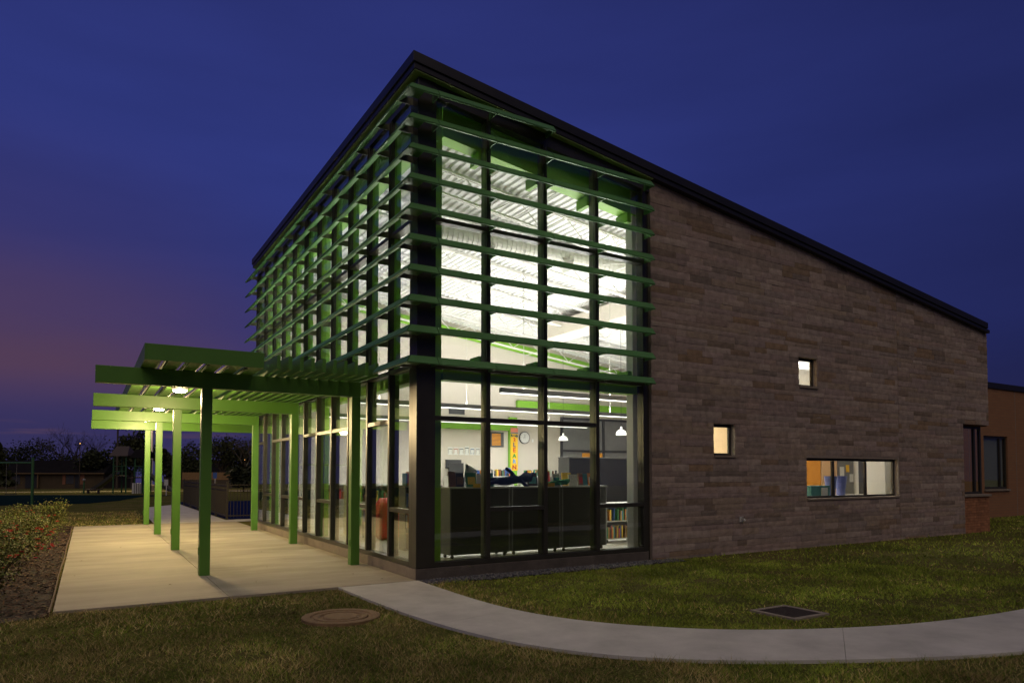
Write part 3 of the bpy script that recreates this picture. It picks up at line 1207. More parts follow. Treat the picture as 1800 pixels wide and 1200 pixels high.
for xj in (20.0, 22.6, 26.1, 29.0):
    a_ = MB()
    a_.box(xj, xj + .02, 2.993, 2.999, -.1, 4.7)
    a_.build('expansion_joint', 'mortar', A)
a_ = MB()
a_.box(23.65, 23.73, 3.06, 3.14, 1.0, 2.96)
a_.box(25.37, 25.45, 3.06, 3.14, 1.0, 2.96)
a_.box(24.95, 25.03, 3.06, 3.14, 1.08, 2.88)
a_.box(23.73, 25.37, 3.06, 3.14, 1.0, 1.08)
a_.box(23.73, 25.37, 3.06, 3.14, 2.88, 2.96)
aw = a_.build('window', 'bronze', A)
a_ = MB()
a_.box(23.73, 25.37, 3.09, 3.11, 1.08, 2.88)
a_.build('pane', 'glass', aw)
a_ = MB()
a_.box(23.6, 25.5, 2.94, 3.06, .93, .995)
a_.build('sill', 'curb', A)
a_ = MB()
a_.box(23.5, 25.6, 4.4, 4.5, .0, 3.2)
a_.box(23.5, 25.6, 3.3, 4.5, 3.2, 3.25)
a_.build('room_lining', 'grey', A)
M['blind'] = pbr("window_blind_cloth", (.20, .21, .15), .8, 0, .05, 4)
a_ = MB()
a_.box(23.74, 25.36, 3.15, 3.16, 1.0, 2.96)
a_.build('blind', 'blind', A)

# hose tap on the stone wall
hb = thing('hose_tap', 'small steel hose tap low on the stone wall', 'tap', (7.145, -.03, .656))
q = MB()
q.box(7.09, 7.20, -.028, -.012, .60, .71)
q.build('plate', 'duct', hb, bev=.004)
q = MB()
q.tube([(7.145, -.028, .665), (7.145, -.09, .66), (7.145, -.115, .625)], .017, 8)
q.build('spout', 'duct', hb)
q = MB()
q.lathe([(.0, .0), (.03, .002), (.03, .01), (0, .012)], 7.145, -.07, .69, 10)
q.build('handle', 'rust', hb)

# ================================================================== CANOPY
K = thing('entrance_canopy', 'bright green steel canopy with slatted roof along the glass front', 'canopy')
FY = [2.08, 6.29, 10.6, 14.65]
PW = .155
for fi, y0 in enumerate(FY):
    for x0 in (-2.73, -.315 if fi < 3 else .50):
        q = MB()
        q.box(x0, x0 + PW, y0, y0 + PW, -.02, 2.925)
        q.box(x0 - .012, x0 - .001, y0 + .04, y0 + .115, .32, .44)
        q.build('post', 'green', K, bev=.006)
    q = MB()
    q.box(-4.17, -.16 if fi < 3 else .655, y0 - .002, y0 + PW + .002, 2.927, 3.18)
    q.build('beam', 'green', K, bev=.006)
# fins on the building side
YF, YE = 1.2, 15.3
for i in range(10):
    xr = -1.736 + .1751 * i
    q = MB()
    q.box(xr - .056, xr, YF, YE, 3.187, 3.402)
    q.build('fin', 'green', K, bev=.004)
# roofed half
q = MB()
q.box(-3.59, -3.57, YF, YE, 3.183, 3.415)
q.box(-2.0, -1.98, YF, YE, 3.183, 3.415)
q.box(-3.57, -2.0, YF, YF + .02, 3.183, 3.415)
q.box(-3.57, -2.0, YE - .02, YE, 3.183, 3.415)
q.build('roof_fascia', 'green', K, bev=.003)
q = MB()
xq = -3.565
while xq < -2.02:
    q.add([(xq, YF + .03, 3.33), (xq + .04, YF + .03, 3.33), (xq + .06, YF + .03, 3.365), (xq + .1, YF + .03, 3.365),
           (xq, YE - .03, 3.33), (xq + .04, YE - .03, 3.33), (xq + .06, YE - .03, 3.365), (xq + .1, YE - .03, 3.365)],
          [(0, 1, 5, 4), (1, 2, 6, 5), (2, 3, 7, 6)])
    xq += .1
q.build('roof_sheet', 'duct', K)
pitch = 1.57 / 5.62
for i in range(6):
    xa = -3.568 + pitch * i
    q = MB()
    q.box(xa, xa + pitch * .62, YF + .022, YE - .022, 3.185, 3.225)
    q.build('slat', 'green', K, bev=.003)

# lamps under the canopy
lamp0 = None
for i, yl in enumerate((4.2, 8.5, 12.75)):
    loc = (-2.83, yl, 3.10)
    if lamp0 is None:
        lamp0 = local(thing('canopy_lamp', 'lit square lamp under the canopy slats between the first and second posts', 'lamp', loc, group='lamps under the canopy'))
        q = MB()
        q.lathe([(.13, .08), (.15, .07), (.15, .03), (.13, .01), (.12, .0)], n=16)
        q.build('housing', 'lampbody', lamp0)
        q = MB()
        q.lathe([(.115, -.001), (.11, -.02), (.07, -.04), (.0, -.045)], n=16)
        q.build('lens', 'lens', lamp0, smooth=True)
        lp = lamp0
    else:
        lp = dup(lamp0, loc, ['', 'lit square lamp under the canopy slats between the second and third posts', 'lit square lamp at the far end under the canopy slats'][i])
    d = bpy.data.lights.new('canopy_bulb', 'POINT')
    d.energy = CANOPY_W
    d.shadow_soft_size = .09
    d.color = (1.0, .72, .36)
    o = bpy.data.objects.new('canopy_bulb', d)
    COL.objects.link(o)
    o.parent = lp
    o.location = (0, 0, -.16)

# ================================================================== ROOM CONTENTS
# long pendant lamps
for i, (yp, zp, xa, xb, lab) in enumerate(((3.05, 3.36, 3.25, 13.0, 'long grey pendant lamp nearest the glass gable, hung highest in view'),
                                           (6.4, 3.33, 1.2, 13.0, 'long grey pendant lamp in the middle of the room'),
                                           (9.6, 3.22, 1.2, 10.6, 'long grey pendant lamp nearest the wall with the clock'))):
    pd = thing('pendant_lamp', lab, 'lamp', (xa, yp, zp), group='long pendant lamps in the library')
    q = MB()
    q.box(xa, xb, yp - .045, yp + .045, zp - .05, zp + .055)
    q.build('body', 'lampbody', pd, bev=.006)
    q = MB()
    q.box(xa + .02, xb - .02, yp - .038, yp + .038, zp - .064, zp - .052)
    q.build('diffuser', 'tube', pd)
    x = xa + .6
    while x < xb:
        q = MB()
        q.tube([(x, yp, zp + .055), (x, yp, roof_z(x) - .13)], .006, 5)
        q.build('cable', 'joist', pd)
        x += 2.4
    Ln = xb - xa
    area_light('uplight', ((xa + xb) / 2, yp, zp + .075), Ln * .97, .07, (62, 36, 30)[i] * Ln * INTERIOR, (1, .975, .95), (math.pi, 0, 0), pd)
    area_light('downlight', ((xa + xb) / 2, yp, zp - .075), Ln * .97, .07, 33 * Ln * INTERIOR, (1, .98, .96), (0, 0, 0), pd)

dl = None
for x_, y_, z_, lab in ((9.15, 9.0, 2.66, 'white dome pendant lamp farther from the glass, left of the other dome'), (9.09, 6.0, 2.70, 'white dome pendant lamp nearer the glass, right of the other dome')):
    if dl is None:
        dl = local(thing('dome_lamp', lab, 'lamp', (x_, y_, z_), group='dome pendants over the desk'))
        q = MB()
        q.lathe([(.155, 0), (.15, .06), (.12, .11), (.07, .15), (.03, .16), (.025, .24), (0, .25)], n=20)
        q.build('shade', 'dome', dl, smooth=True)
        q = MB()
        q.tube([(0, 0, .24), (0, 0, 3.5)], .005, 5)
        q.build('cord', 'black', dl)
    else:
        dup(dl, (x_, y_, z_), lab)

# wall clock
ck = thing('wall_clock', 'round white wall clock with black rim above the bookcases', 'clock', (9.39, 11.76, 2.88))


def ydisc(mb, cx, cz, y, r, th, n=28):
    r0 = [(cx + r * math.cos(2 * math.pi * k / n), y, cz + r * math.sin(2 * math.pi * k / n)) for k in range(n)]
    r1 = [(p[0], y - th, p[2]) for p in r0]
    mb.loft([r0, r1])


q = MB()
ydisc(q, 9.39, 2.88, 11.795, .225, .05)
q.build('rim', 'black', ck)
q = MB()
ydisc(q, 9.39, 2.88, 11.744, .20, .006)
q.build('face', 'whitep', ck)
q = MB()
q.box(9.384, 9.396, 11.733, 11.737, 2.88, 3.0)
q.box(9.31, 9.39, 11.733, 11.737, 2.874, 2.886)
for k in range(12):
    a = math.pi / 6 * k
    q.box(9.39 + .175 * math.sin(a) - .006, 9.39 + .175 * math.sin(a) + .006, 11.734, 11.737, 2.88 + .175 * math.cos(a) - .012, 2.88 + .175 * math.cos(a) + .012)
q.build('hands', 'black', ck)
sw = MB()
sw.box(9.72, 9.80, 11.785, 11.797, 2.72, 2.84)
tag(sw.build('wall_switch', 'whitep'), 'small white wall plate right of the clock', 'switch')

# banner
bn = thing('wall_banner', 'yellow pencil shaped banner spelling LEARN downwards on the green column', 'banner', (8.88, 11.67, 2.4))
M['bannery'] = pbr("banner_yellow", (.85, .50, .02), .7, 0, .05, 5)
M['bannerp'] = pbr("banner_pink", (.75, .25, .16), .7, 0, .05, 5)
q = MB()
q.box(8.735, 9.035, 11.655, 11.676, 1.68, 3.0)
q.build('sheet', 'bannery', bn)
q = MB()
q.box(8.735, 9.035, 11.654, 11.675, 3.06, 3.21)
q.build('eraser', 'bannerp', bn)
q = MB()
q.box(8.735, 9.035, 11.652, 11.675, 3.003, 3.057)
q.build('ferrule', 'grey', bn)


def text(body, size, loc, col, parent, name='lettering', rot=(R_(90), 0, 0), sx=1.):
    c = bpy.data.curves.new(name, 'FONT')
    c.body = body
    c.size = size
    c.align_x = 'CENTER'
    c.align_y = 'CENTER'
    c.extrude = .004
    c.offset = .006
    m = pbr("paint_" + body, col, .7, 0, 0)
    c.materials.append(m)
    o = bpy.data.objects.new(name, c)
    COL.objects.link(o)
    o.rotation_euler = rot
    o.scale = (sx, 1, 1)
    if parent:
        o.parent = parent
        loc = tuple(Vector(loc) - Vector(ORG[parent.name]))
    o.location = loc
    bpy.context.view_layer.update()
    me = bpy.data.meshes.new_from_object(o.evaluated_get(bpy.context.evaluated_depsgraph_get()))
    me.materials.clear()
    me.materials.append(m)
    n_ = bpy.data.objects.new(name, me)
    COL.objects.link(n_)
    n_.parent, n_.location, n_.rotation_euler, n_.scale = parent, o.location, rot, o.scale
    bpy.data.objects.remove(o)
    return n_


text("Ready", .12, (8.885, 11.648, 2.93), (.03, .10, .10), bn)
text("2", .16, (8.885, 11.648, 2.79), (.55, .03, .02), bn)
for ch, zc, c_ in (("L", 2.60, (.01, .04, .18)), ("E", 2.41, (.5, .03, .02)), ("A", 2.2, (.02, .28, .05)), ("R", 2.0, (.08, .28, .6)), ("N", 1.79, (.35, .02, .03))):
    text(ch, .22, (8.885, 11.648, zc), c_, bn, sx=1.05)

# sheets of drawings pinned to the back wall
x = 6.3
for i, nm in enumerate(('plain', 'red bordered', 'plain', 'tall', 'blue lettered', 'plain', 'red bordered', 'plain')):
    c_ = {'plain': (.2, .2, .2), 'red bordered': (.45, .12, .06), 'tall': (.12, .12, .12), 'blue lettered': (.1, .15, .3)}[nm]
    xw = x + .215 * i
    st = thing('pinned_sheet', ['first white sheet with dark heading from the left in the pinned row', 'red bordered white sheet second from the left in the pinned row', 'third white sheet from the left in the pinned row',
                                'taller white sheet with black heading in the pinned row', 'white sheet with blue marks fifth from the left in the pinned row', 'white sheet half behind the first mullion in the pinned row',
                                'red bordered sheet near the slot window in the pinned row', 'last white sheet by the green column in the pinned row'][i], 'sheet', (xw, 11.78, 2.35), group='sheets pinned to the back wall')
    q = MB()
    h = .30 if nm == 'tall' else .26
    q.box(xw, xw + .17, 11.787, 11.796, 2.22, 2.22 + h)
    q.build('paper', 'whitep', st)
    q = MB()
    q.box(xw + .012, xw + .158, 11.783, 11.786, 2.22 + h - .075, 2.22 + h - .045)
    q.box(xw + .012, xw + .022, 11.783, 11.786, 2.26, 2.22 + h - .075)
    q.box(xw + .148, xw + .158, 11.783, 11.786, 2.26, 2.22 + h - .075)
    if nm == 'blue lettered':
        q.box(xw + .022, xw + .06, 11.783, 11.786, 2.26, 2.28)
        q.box(xw + .1, xw + .148, 11.783, 11.786, 2.26, 2.28)
    q.build('print', pbr("print_" + nm.replace(' ', '_'), c_, .8, 0, .05), st)


# --- bookcases
def bookcase(name, label, x0, x1, y0, y1, h, mat_, back='front', shelves=2, group=None, casters=True, top='lightgrey', cat='bookcase'):
    o = thing(name, label, cat, (x0, y0, FLOOR), group=group)
    zb = FLOOR + (.065 if casters else .0)
    zt = FLOOR + h
    q = MB()
    q.box(x0, x0 + .025, y0, y1, zb, zt - .03)
    q.box(x1 - .025, x1, y0, y1, zb, zt - .03)
    q.build('side_panels', 'grey' if name == 'low_bookcase' else top, o, bev=.003)
    q = MB()
    if back == 'front':
        q.box(x0 + .025, x1 - .025, y0 + .004, y0 + .018, zb, zt - .03)
    else:
        q.box(x0 + .025, x1 - .025, y1 - .018, y1 - .004, zb, zt - .03)
    q.build('back_panel', mat_, o)
    q = MB()
    q.box(x0 - .01, x1 + .01, y0 - .012, y1 + .01, zt - .03, zt)
    q.build('top', top, o, bev=.004)
    ya, yb = (y0 + .02, y1 - .005) if back == 'front' else (y0 + .005, y1 - .02)
    lv = []
    for k in range(shelves):
        zs = zb + (zt - .03 - zb) * k / shelves
        q = MB()
        q.box(x0 + .026, x1 - .026, ya, yb, zs, zs + .022)
        q.build('shelf', top, o)
        lv.append(zs + .022)
    if casters:
        for xx in (x0 + .08, x1 - .08):
            for yy in (y0 + .07, y1 - .07):
                q = MB()
                q.tube([(xx, yy - .012, FLOOR + .028), (xx, yy + .012, FLOOR + .028)], .028, 12)
                q.box(xx - .012, xx + .012, yy - .02, yy + .02, FLOOR + .045, zb)
                q.build('caster', 'black', o)
    return o, lv


bookcase('low_bookcase', 'low rolling bookcase with dark back, leftmost along the glass gable', .93, 2.10, .74, 1.15, 1.2, 'dark', group='low bookcases along the gable')
bookcase('low_bookcase', 'low rolling bookcase with dark back, middle of the three along the glass gable', 2.14, 3.18, .74, 1.15, 1.2, 'dark', group='low bookcases along the gable')
bookcase('low_bookcase', 'low rolling bookcase with dark back, right end of the row on the gable', 3.22, 4.26, .74, 1.15, 1.2, 'dark', group='low bookcases along the gable')
bookcase('tall_shelf_unit', 'tall charcoal shelf unit seen from its plain back behind the low bookcases', 6.1, 8.15, 4.5, 4.95, 1.84, 'blackboard', shelves=3, casters=True, top='dark')
cart, cl = bookcase('book_cart', 'small grey rolling book cart seen through the lowest right pane', 4.86, 5.75, 1.5, 1.85, .82, 'grey', back='back', shelves=2, cat='book cart')
bw = []
for i, (xa, xb, lab) in enumerate(((6.1, 7.5, 'grey bookcase against the back wall below the pinned sheets'), (7.55, 8.66, 'grey bookcase against the back wall left of the green column'), (9.1, 10.7, 'grey bookcase against the back wall below the clock'))):
    bw.append((xa, xb, bookcase('wall_bookcase', lab, xa, xb, 11.3, 11.66, 1.32, 'grey', back='back', shelves=3, group='bookcases on the back wall', casters=False)))
lb = []
for i, (ya, yb, lab) in enumerate(((1.5, 2.6, 0), (2.7, 3.9, 0))):
    pass
leftcase = []
for i, (xa, xb, yy, lab) in enumerate(((.95, 2.5, 6.1, 'light bookcase full of books behind the front glass, nearer the corner'), (.95, 2.5, 7.8, 'light bookcase full of books behind the front glass, beyond the red beanbag'))):
    leftcase.append((xa, xb, yy, bookcase('shelf_bookcase', lab, xa, xb, yy, yy + .35, 1.15, 'lightgrey', back='back', shelves=3, group='bookcases behind the front glass', casters=False)))

ccase, cclv = bookcase('corner_bookcase', 'dark shelved bookcase with leaning books just inside the glass corner', .80, 1.55, 2.35, 2.65, 1.2, 'dark', back='back', shelves=3, casters=False, top='grey')
# books on shelves: one mesh per size, copied with colours of their own
BK = {}
bcols = {'red': (.45, .04, .03), 'blue': (.05, .12, .38), 'green': (.06, .25, .10), 'yellow': (.70, .48, .05), 'white': (.72, .70, .64), 'brown': (.18, .09, .05), 'teal': (.05, .22, .24), 'orange': (.62, .22, .03), 'black': (.03, .03, .035)}
for nm, c_ in bcols.items():
    m = pbr("cover_" + nm, c_, .5, 0, .2, 25)
    M['book_' + nm] = m


def book(x, y, z, w, d, h, colour, label, group, lean=0., name='book'):
    key = (colour, round(w, 3), round(d, 2), round(h, 2))
    if key not in BK:
        q = MB()
        q.box(0, .004, 0, d, 0, h)
        q.box(w - .004, w, 0, d, 0, h)
        q.box(.004, w - .004, 0, .005, 0, h)
        me = q.build('book_mesh', 'book_' + colour)
        q2 = MB()
        q2.box(.0045, w - .0045, .0055, d - .006, .004, h - .005)
        pg = q2.build('pages', 'whitep')
        BK[key] = (me.data, pg.data)
        bpy.data.objects.remove(me)
        bpy.data.objects.remove(pg)
    o = bpy.data.objects.new(name, BK[key][0])
    COL.objects.link(o)
    o.location = (x, y, z)
    o.rotation_euler = (0, lean, 0)
    tag(o, label, 'book', group)
    p = bpy.data.objects.new('pages', BK[key][1])
    COL.objects.link(p)
    p.parent = o
    return o


def fill(x0, x1, y, z, hmax, where, group, dens=.85, turn=False):
    x = x0
    while x < x1 - .03:
        w = random.choice([.018, .024, .03])
        h = hmax * random.choice([.72, .82, .92])
        c_ = random.choice(list(bcols))
        if random.random() < dens:
            book(x, y, z + .001, w, .19, round(h, 2), c_, f'{c_} spined book standing {where}', group, lean=random.choice([0, 0, 0, .08, -.0]))
        x += w + .004


for k, z_ in enumerate(cl):
    fill(4.91, 5.7, 1.52, z_, .28, ['on the bottom shelf of the small cart', 'on the upper shelf of the small cart'][k], 'books on the small cart', .8)
for i, (xa, xb, (o, lv)) in enumerate(bw):
    where = ['under the pinned sheets', 'left of the green column', 'under the clock'][i]
    fill(xa + (.75 if i == 0 else .08), xb - .1, 11.36, FLOOR + 1.32, .26, f'on top of the bookcase {where}', 'books on the back bookcases', .5)
for i, (xa, xb, yy, (o, lv)) in enumerate(leftcase):
    where = ['nearer the corner', 'beyond the red beanbag', 'farthest along the glass'][i]
    for k, z_ in enumerate(lv):
        if k == 0 or i == 1 and k == 1:
            continue
        fill(xa + .05, xb - .05, yy + .02, z_, .27, f"on the {['bottom', 'middle', 'top'][k]} shelf of the case {where}", 'books behind the front glass', .8)

for k, z_ in enumerate(cclv):
    fill(.84, 1.5, 2.37, z_, .30, f"on the {['bottom', 'middle', 'top'][k]} shelf just inside the glass corner", 'books in the corner case', .9)
fill(.84, 1.5, 2.40, FLOOR + 1.2, .28, 'on top of the case just inside the glass corner', 'books in the corner case', .9)
# display books and things on top of the low bookcases (z = 1.36)
ZT = FLOOR + 1.2


def face_book(x, y, w, h, colour, label, rz=0., tilt=.15, z=ZT, art=None):
    o = local(thing('display_book', label, 'book', (x, y, z), rz if rz else .0001, 'books set out on the low bookcases'))
    q = MB()
    d = .03
    q.add([(0, 0, 0), (w, 0, 0), (w, d, 0), (0, d, 0), (0, h * tilt, h), (w, h * tilt, h), (w, h * tilt + d, h), (0, h * tilt + d, h)],
          [(0, 3, 2, 1), (4, 5, 6, 7), (0, 1, 5, 4), (1, 2, 6, 5), (2, 3, 7, 6), (3, 0, 4, 7)])
    q.build('cover', 'book_' + colour, o)
    if art:
        q = MB()
        a0, a1 = .18, .7
        q.add([(w * .12, h * tilt * a0 - .003, h * a0), (w * .88, h * tilt * a0 - .003, h * a0), (w * .88, h * tilt * a1 - .003, h * a1), (w * .12, h * tilt * a1 - .003, h * a1),
               (w * .12, h * tilt * a0 + .001, h * a0), (w * .88, h * tilt * a0 + .001, h * a0), (w * .88, h * tilt * a1 + .001, h * a1), (w * .12, h * tilt * a1 + .001, h * a1)],
              [(0, 1, 2, 3), (4, 7, 6, 5), (0, 4, 5, 1), (1, 5, 6, 2), (2, 6, 7, 3), (3, 7, 4, 0)])
        q.build('cover_picture', 'book_' + art, o)
    return o


FB = [(.97, .85, .13, .26, 'brown', 'dark brown display book, leftmost on the low bookcases', None),
      (1.12, .88, .15, .24, 'black', 'black display book beside the white plush toy', 'brown'),
      (1.30, .84, .19, .24, 'green', 'picture book with yellow art below the white plush toy', 'yellow'),
      (1.55, .92, .17, .22, 'white', 'white open display book near the white plush toy', None),
      (1.74, .98, .17, .24, 'teal', 'teal display book behind the dark blue plush toy', 'green'),
      (2.62, .95, .20, .24, 'black', 'black display book just right of the blue plush toy', 'teal'),
      (2.86, .88, .09, .27, 'white', 'white and yellow striped display book left of the red book', 'yellow'),
      (2.97, .98, .16, .26, 'red', 'red display book above the green plush toy', None),
      (3.11, .86, .16, .22, 'white', 'white display book with teal picture by the second mullion', 'teal'),
      (3.40, .96, .20, .24, 'yellow', 'yellow topped display book behind the white sheet', None),
      (3.46, .84, .20, .21, 'white', 'white sheet display book on the right low bookcase', None),
      (3.73, .90, .10, .23, 'brown', 'maroon display book left of the dark green one', 'red'),
      (3.83, .90, .10, .22, 'teal', 'dark teal display book between maroon ones', None),
      (3.95, .88, .08, .23, 'orange', 'orange splayed display book near the right end', 'white'),
      (4.04, .92, .09, .16, 'brown', 'short brown display book at the right end of the row', 'orange')]
for x, y, w, h, c_, lab, art in FB:
    face_book(x, y, w, h, c_, lab, art=art)
for x, lab in ((1.36, 'yellow shelf tag below the white plush toy'), (2.90, 'yellow shelf tag left of the green plush toy')):
    q = MB()
    q.box(x, x + .14, .722, .727, ZT - .012, ZT + .055)
    q.box(x, x + .14, .728, .78, ZT + .001, ZT + .005)
    tag(q.build('shelf_tag', 'bannery'), lab, 'tag', 'yellow shelf tags')


def blob(name, label, mat_, parts, loc, cat='plush toy'):
    """soft toy: skin-modifier body"""
    o = local(thing(name, label, cat, loc))
    me = bpy.data.meshes.new('body')
    vs, es, rs = [], [], []
    for chain in parts:
        prev = None
        for p, r in chain:
            if isinstance(p, int):
                prev = p
                continue
            vs.append(p)
            rs.append(r)
            i = len(vs) - 1
            if prev is not None:
                es.append((prev, i))
            prev = i
    me.from_pydata(vs, es, [])
    me.materials.append(M[mat_])
    b = bpy.data.objects.new('body', me)
    COL.objects.link(b)
    b.parent = o
    md = b.modifiers.new('skin', 'SKIN')
    for i, r in enumerate(rs):
        me.skin_vertices[0].data[i].radius = (r, r)
    me.skin_vertices[0].data[0].use_root = True
    s2 = b.modifiers.new('sub', 'SUBSURF')
    s2.levels = s2.render_levels = 2
    return o


M['plushblue'] = pbr("plush_navy", (.012, .025, .085), .95, 0, .2, 30, .5, 120)
M['plushwhite'] = pbr("plush_white", (.75, .74, .72), .95, 0, .1, 30, .8, 60)
M['plushgreen'] = pbr("plush_green", (.04, .22, .08), .95, 0, .2, 30, .5, 120)
M['beanred'] = pbr("beanbag_red", (.62, .015, .012), .55, 0, .1, 5, .3, 5)
blob('plush_toy', 'dark navy plush animal lying on its side on the low bookcase', 'plushblue',
     [[((0, 0, .09), .075), ((.16, 0, .10), .085), ((.30, 0, .11), .08), ((.40, .0, .12), .06), ((.50, -.01, .14), .095), ((.60, -.02, .14), .075)],
      [(4, 0), ((.56, .03, .24), .03), ((.59, .03, .28), .012)],
      [(5, 0), ((.66, -.03, .22), .03), ((.70, -.03, .25), .012)],
      [(2, 0), ((.24, .0, .24), .035), ((.16, .02, .30), .032), ((.12, .02, .33), .034)],
      [(0, 0), ((-.12, -.03, .08), .042), ((-.25, -.04, .06), .038), ((-.32, -.04, .08), .045)],
      [(0, 0), ((-.10, .05, .12), .040), ((-.20, .07, .12), .038)],
      [(3, 0), ((.44, -.08, .05), .035), ((.50, -.14, -.02), .032)]], (1.98, .88, ZT))
blob('plush_toy', 'fluffy white plush dog sitting above a picture book', 'plushwhite',
     [[((0, 0, .12), .09), ((0, 0, .23), .085), ((.02, -.01, .35), .09), ((-.07, -.03, .34), .05)],
      [(2, 0), ((.10, 0, .28), .03), ((.13, 0, .22), .03)],
      [(0, 0), ((.1, -.04, .05), .04)], [(0, 0), ((-.1, -.04, .05), .04)]], (1.44, 1.0, ZT))
blob('plush_toy', 'green plush crocodile lying on the low bookcase by the second mullion', 'plushgreen',
     [[((0, 0, .05), .045), ((.14, 0, .06), .055), ((.28, 0, .07), .05), ((.38, -.01, .11), .035)],
      [(0, 0), ((-.1, -.01, .045), .03), ((-.17, -.02, .03), .02)],
      [(1, 0), ((.14, -.07, .03), .02)], [(2, 0), ((.28, -.07, .03), .02)]], (3.05, .80, ZT))
# globe like blue ball and dark box on the back cases
q = MB()
q.lathe([(.08, 0), (.085, .015), (.02, .03), (.02, .07), (.07, .08), (.115, .13), (.13, .19), (.115, .25), (.07, .3), (0, .31)], 8.5, 11.45, FLOOR + 1.32, 16)
tag(q.build('globe', 'book_blue', smooth=True), 'blue globe on its stand left of the yellow banner', 'globe')
mo = thing('computer_monitor', 'black computer monitor on the back bookcase below the pinned sheets', 'monitor', (6.5, 11.5, FLOOR + 1.32))
q = MB()
q.box(6.2, 6.76, 11.5, 11.54, FLOOR + 1.42, FLOOR + 1.77)
q.build('screen', 'black', mo, bev=.006)
q = MB()
q.box(6.44, 6.52, 11.52, 11.56, FLOOR + 1.335, FLOOR + 1.42)
q.box(6.34, 6.62, 11.46, 11.62, FLOOR + 1.321, FLOOR + 1.335)
q.build('stand', 'black', mo)
# red beanbag behind the front glass
bb = thing('beanbag_chair', 'slouched bright red beanbag chair behind the front glass', 'beanbag', (1.32, 4.55, FLOOR))
q = MB()
rings = []
for j in range(9):
    t_ = j / 8
    zz_ = FLOOR + .02 + .86 * t_
    r_ = .42 * math.sin(math.pi * (.12 + .80 * t_)) ** .7 * (1 - .25 * t_)
    rings.append([(1.32 + r_ * (1 + .08 * math.sin(5 * a + j)) * math.cos(a), 4.55 + r_ * (1 + .09 * math.sin(4 * a - j)) * math.sin(a) + .12 * t_, zz_ + .02 * math.sin(3 * a)) for a in [2 * math.pi * k / 20 for k in range(20)]])
q.loft(rings)
q.build('cushion', 'beanred', bb, smooth=True)
tb = thing('display_table', 'blue fronted display table behind the red beanbag', 'table', (1.7, 5.2, FLOOR))
q = MB()
q.box(1.0, 2.8, 5.2, 5.25, FLOOR + .35, FLOOR + .62)
q.build('front', 'book_blue', tb)
q = MB()
q.box(.95, 2.85, 5.15, 5.7, FLOOR + .62, FLOOR + .65)
q.build('top', 'lightgrey', tb)
for xx in (1.0, 2.76):
    for yy in (5.26, 5.62):
        q = MB()
        q.box(xx, xx + .04, yy, yy + .04, FLOOR, FLOOR + .62)
        q.build('leg', 'grey', tb)
# things on the sill of the wide stone-wall window
sh = thing('office_shelf', 'grey low shelf just inside the wide window of the stone wall', 'shelf', (9.4, .4, FLOOR))
q = MB()
q.box(9.35, 13.0, .35, .75, FLOOR + .86, FLOOR + .9)
q.build('top', 'lightgrey', sh)
q = MB()
q.box(9.4, 12.75, .38, .72, FLOOR, FLOOR + .86)
q.build('cabinet', 'grey', sh)
for x_, y_, c_, h_, lab in ((10.95, .55, 'blue', .30, 'pale blue plastic bucket in the wide window, left of the first bar'), (11.42, .6, 'blue', .30, 'blue bucket stacked behind the first bar of the wide window')):
    q = MB()
    q.lathe([(.11, 0), (.15, h_), (.14, h_), (.10, .01), (0, .01)], x_, y_, FLOOR + .9 + .16, 18)
    q.lathe([(.10, 0), (.10, .16), (0, .16)], x_, y_, FLOOR + .9, 12)
    M['bucket'] = M.get('bucket') or pbr("bucket_blue", (.16, .2, .5), .4, 0, .1, 5)
    tag(q.build('bucket', 'bucket'), lab, 'bucket', 'blue buckets in the window')
q = MB()
q.box(10.0, 10.7, .4, .62, FLOOR + .901, FLOOR + 1.14)
tag(q.build('book_box', 'book_teal', bev=.006), 'grey green storage box at the left end of the wide window', 'box')
q = MB()
q.box(10.35, 10.55, .355, .395, FLOOR + .901, FLOOR + 1.09)
tag(q.build('paper_pad', 'whitep', bev=.003), 'cream paper pad leaning in front of the storage box', 'pad')
q = MB()
q.box(13.05, 13.6, .45, .95, FLOOR, 2.4)
tag(q.build('tall_cabinet', 'lightgrey', bev=.01), 'cream tall cabinet at the right end of the wide window', 'cabinet')

# ================================================================== NEAR GROUND ITEMS
# manhole
mh = thing('manhole_cover', 'round rusty manhole cover in the near lawn beside the path', 'manhole', (-1.78, -2.0, 0))
q = MB()
q.lathe([(.43, -.06), (.43, -.004), (.415, .0), (.34, .0), (.325, -.014), (.30, -.014)], -1.775, -2.0, 0, 48, caps=False)
q.build('concrete_ring', 'ironlid', mh)
q = MB()
q.lathe([(.296, -.03), (.296, -.006), (.28, -.002), (.245, -.002), (.23, -.02), (.20, -.02), (.185, -.002), (.0, -.001)], -1.78, -2.0, 0, 48, caps=False)
q.build('lid', 'ironlid', mh)
# storm drain
dr = thing('storm_drain', 'square concrete framed storm drain grate in the lawn right of the path', 'drain', (2.76, -4.45, 0))
q = MB()
a0, a1, b0, b1 = 2.45, 3.07, -4.75, -4.13
for xa, xb, ya, yb in ((a0, a1, b0, b0 + .06), (a0, a1, b1 - .06, b1), (a0, a0 + .06, b0 + .06, b1 - .06), (a1 - .06, a1, b0 + .06, b1 - .06)):
    q.box(xa, xb, ya, yb, -.1, -.008)
q.build('frame', 'curb', dr, bev=.006)
q = MB()
for k in range(14):
    xx = a0 + .07 + .036 * k
    q.box(xx, xx + .018, b0 + .061, b1 - .061, -.06, -.014)
q.box(a0 + .061, a1 - .061, b0 + .061, b1 - .061, -.1, -.061)
q.build('grate', 'grate', dr)

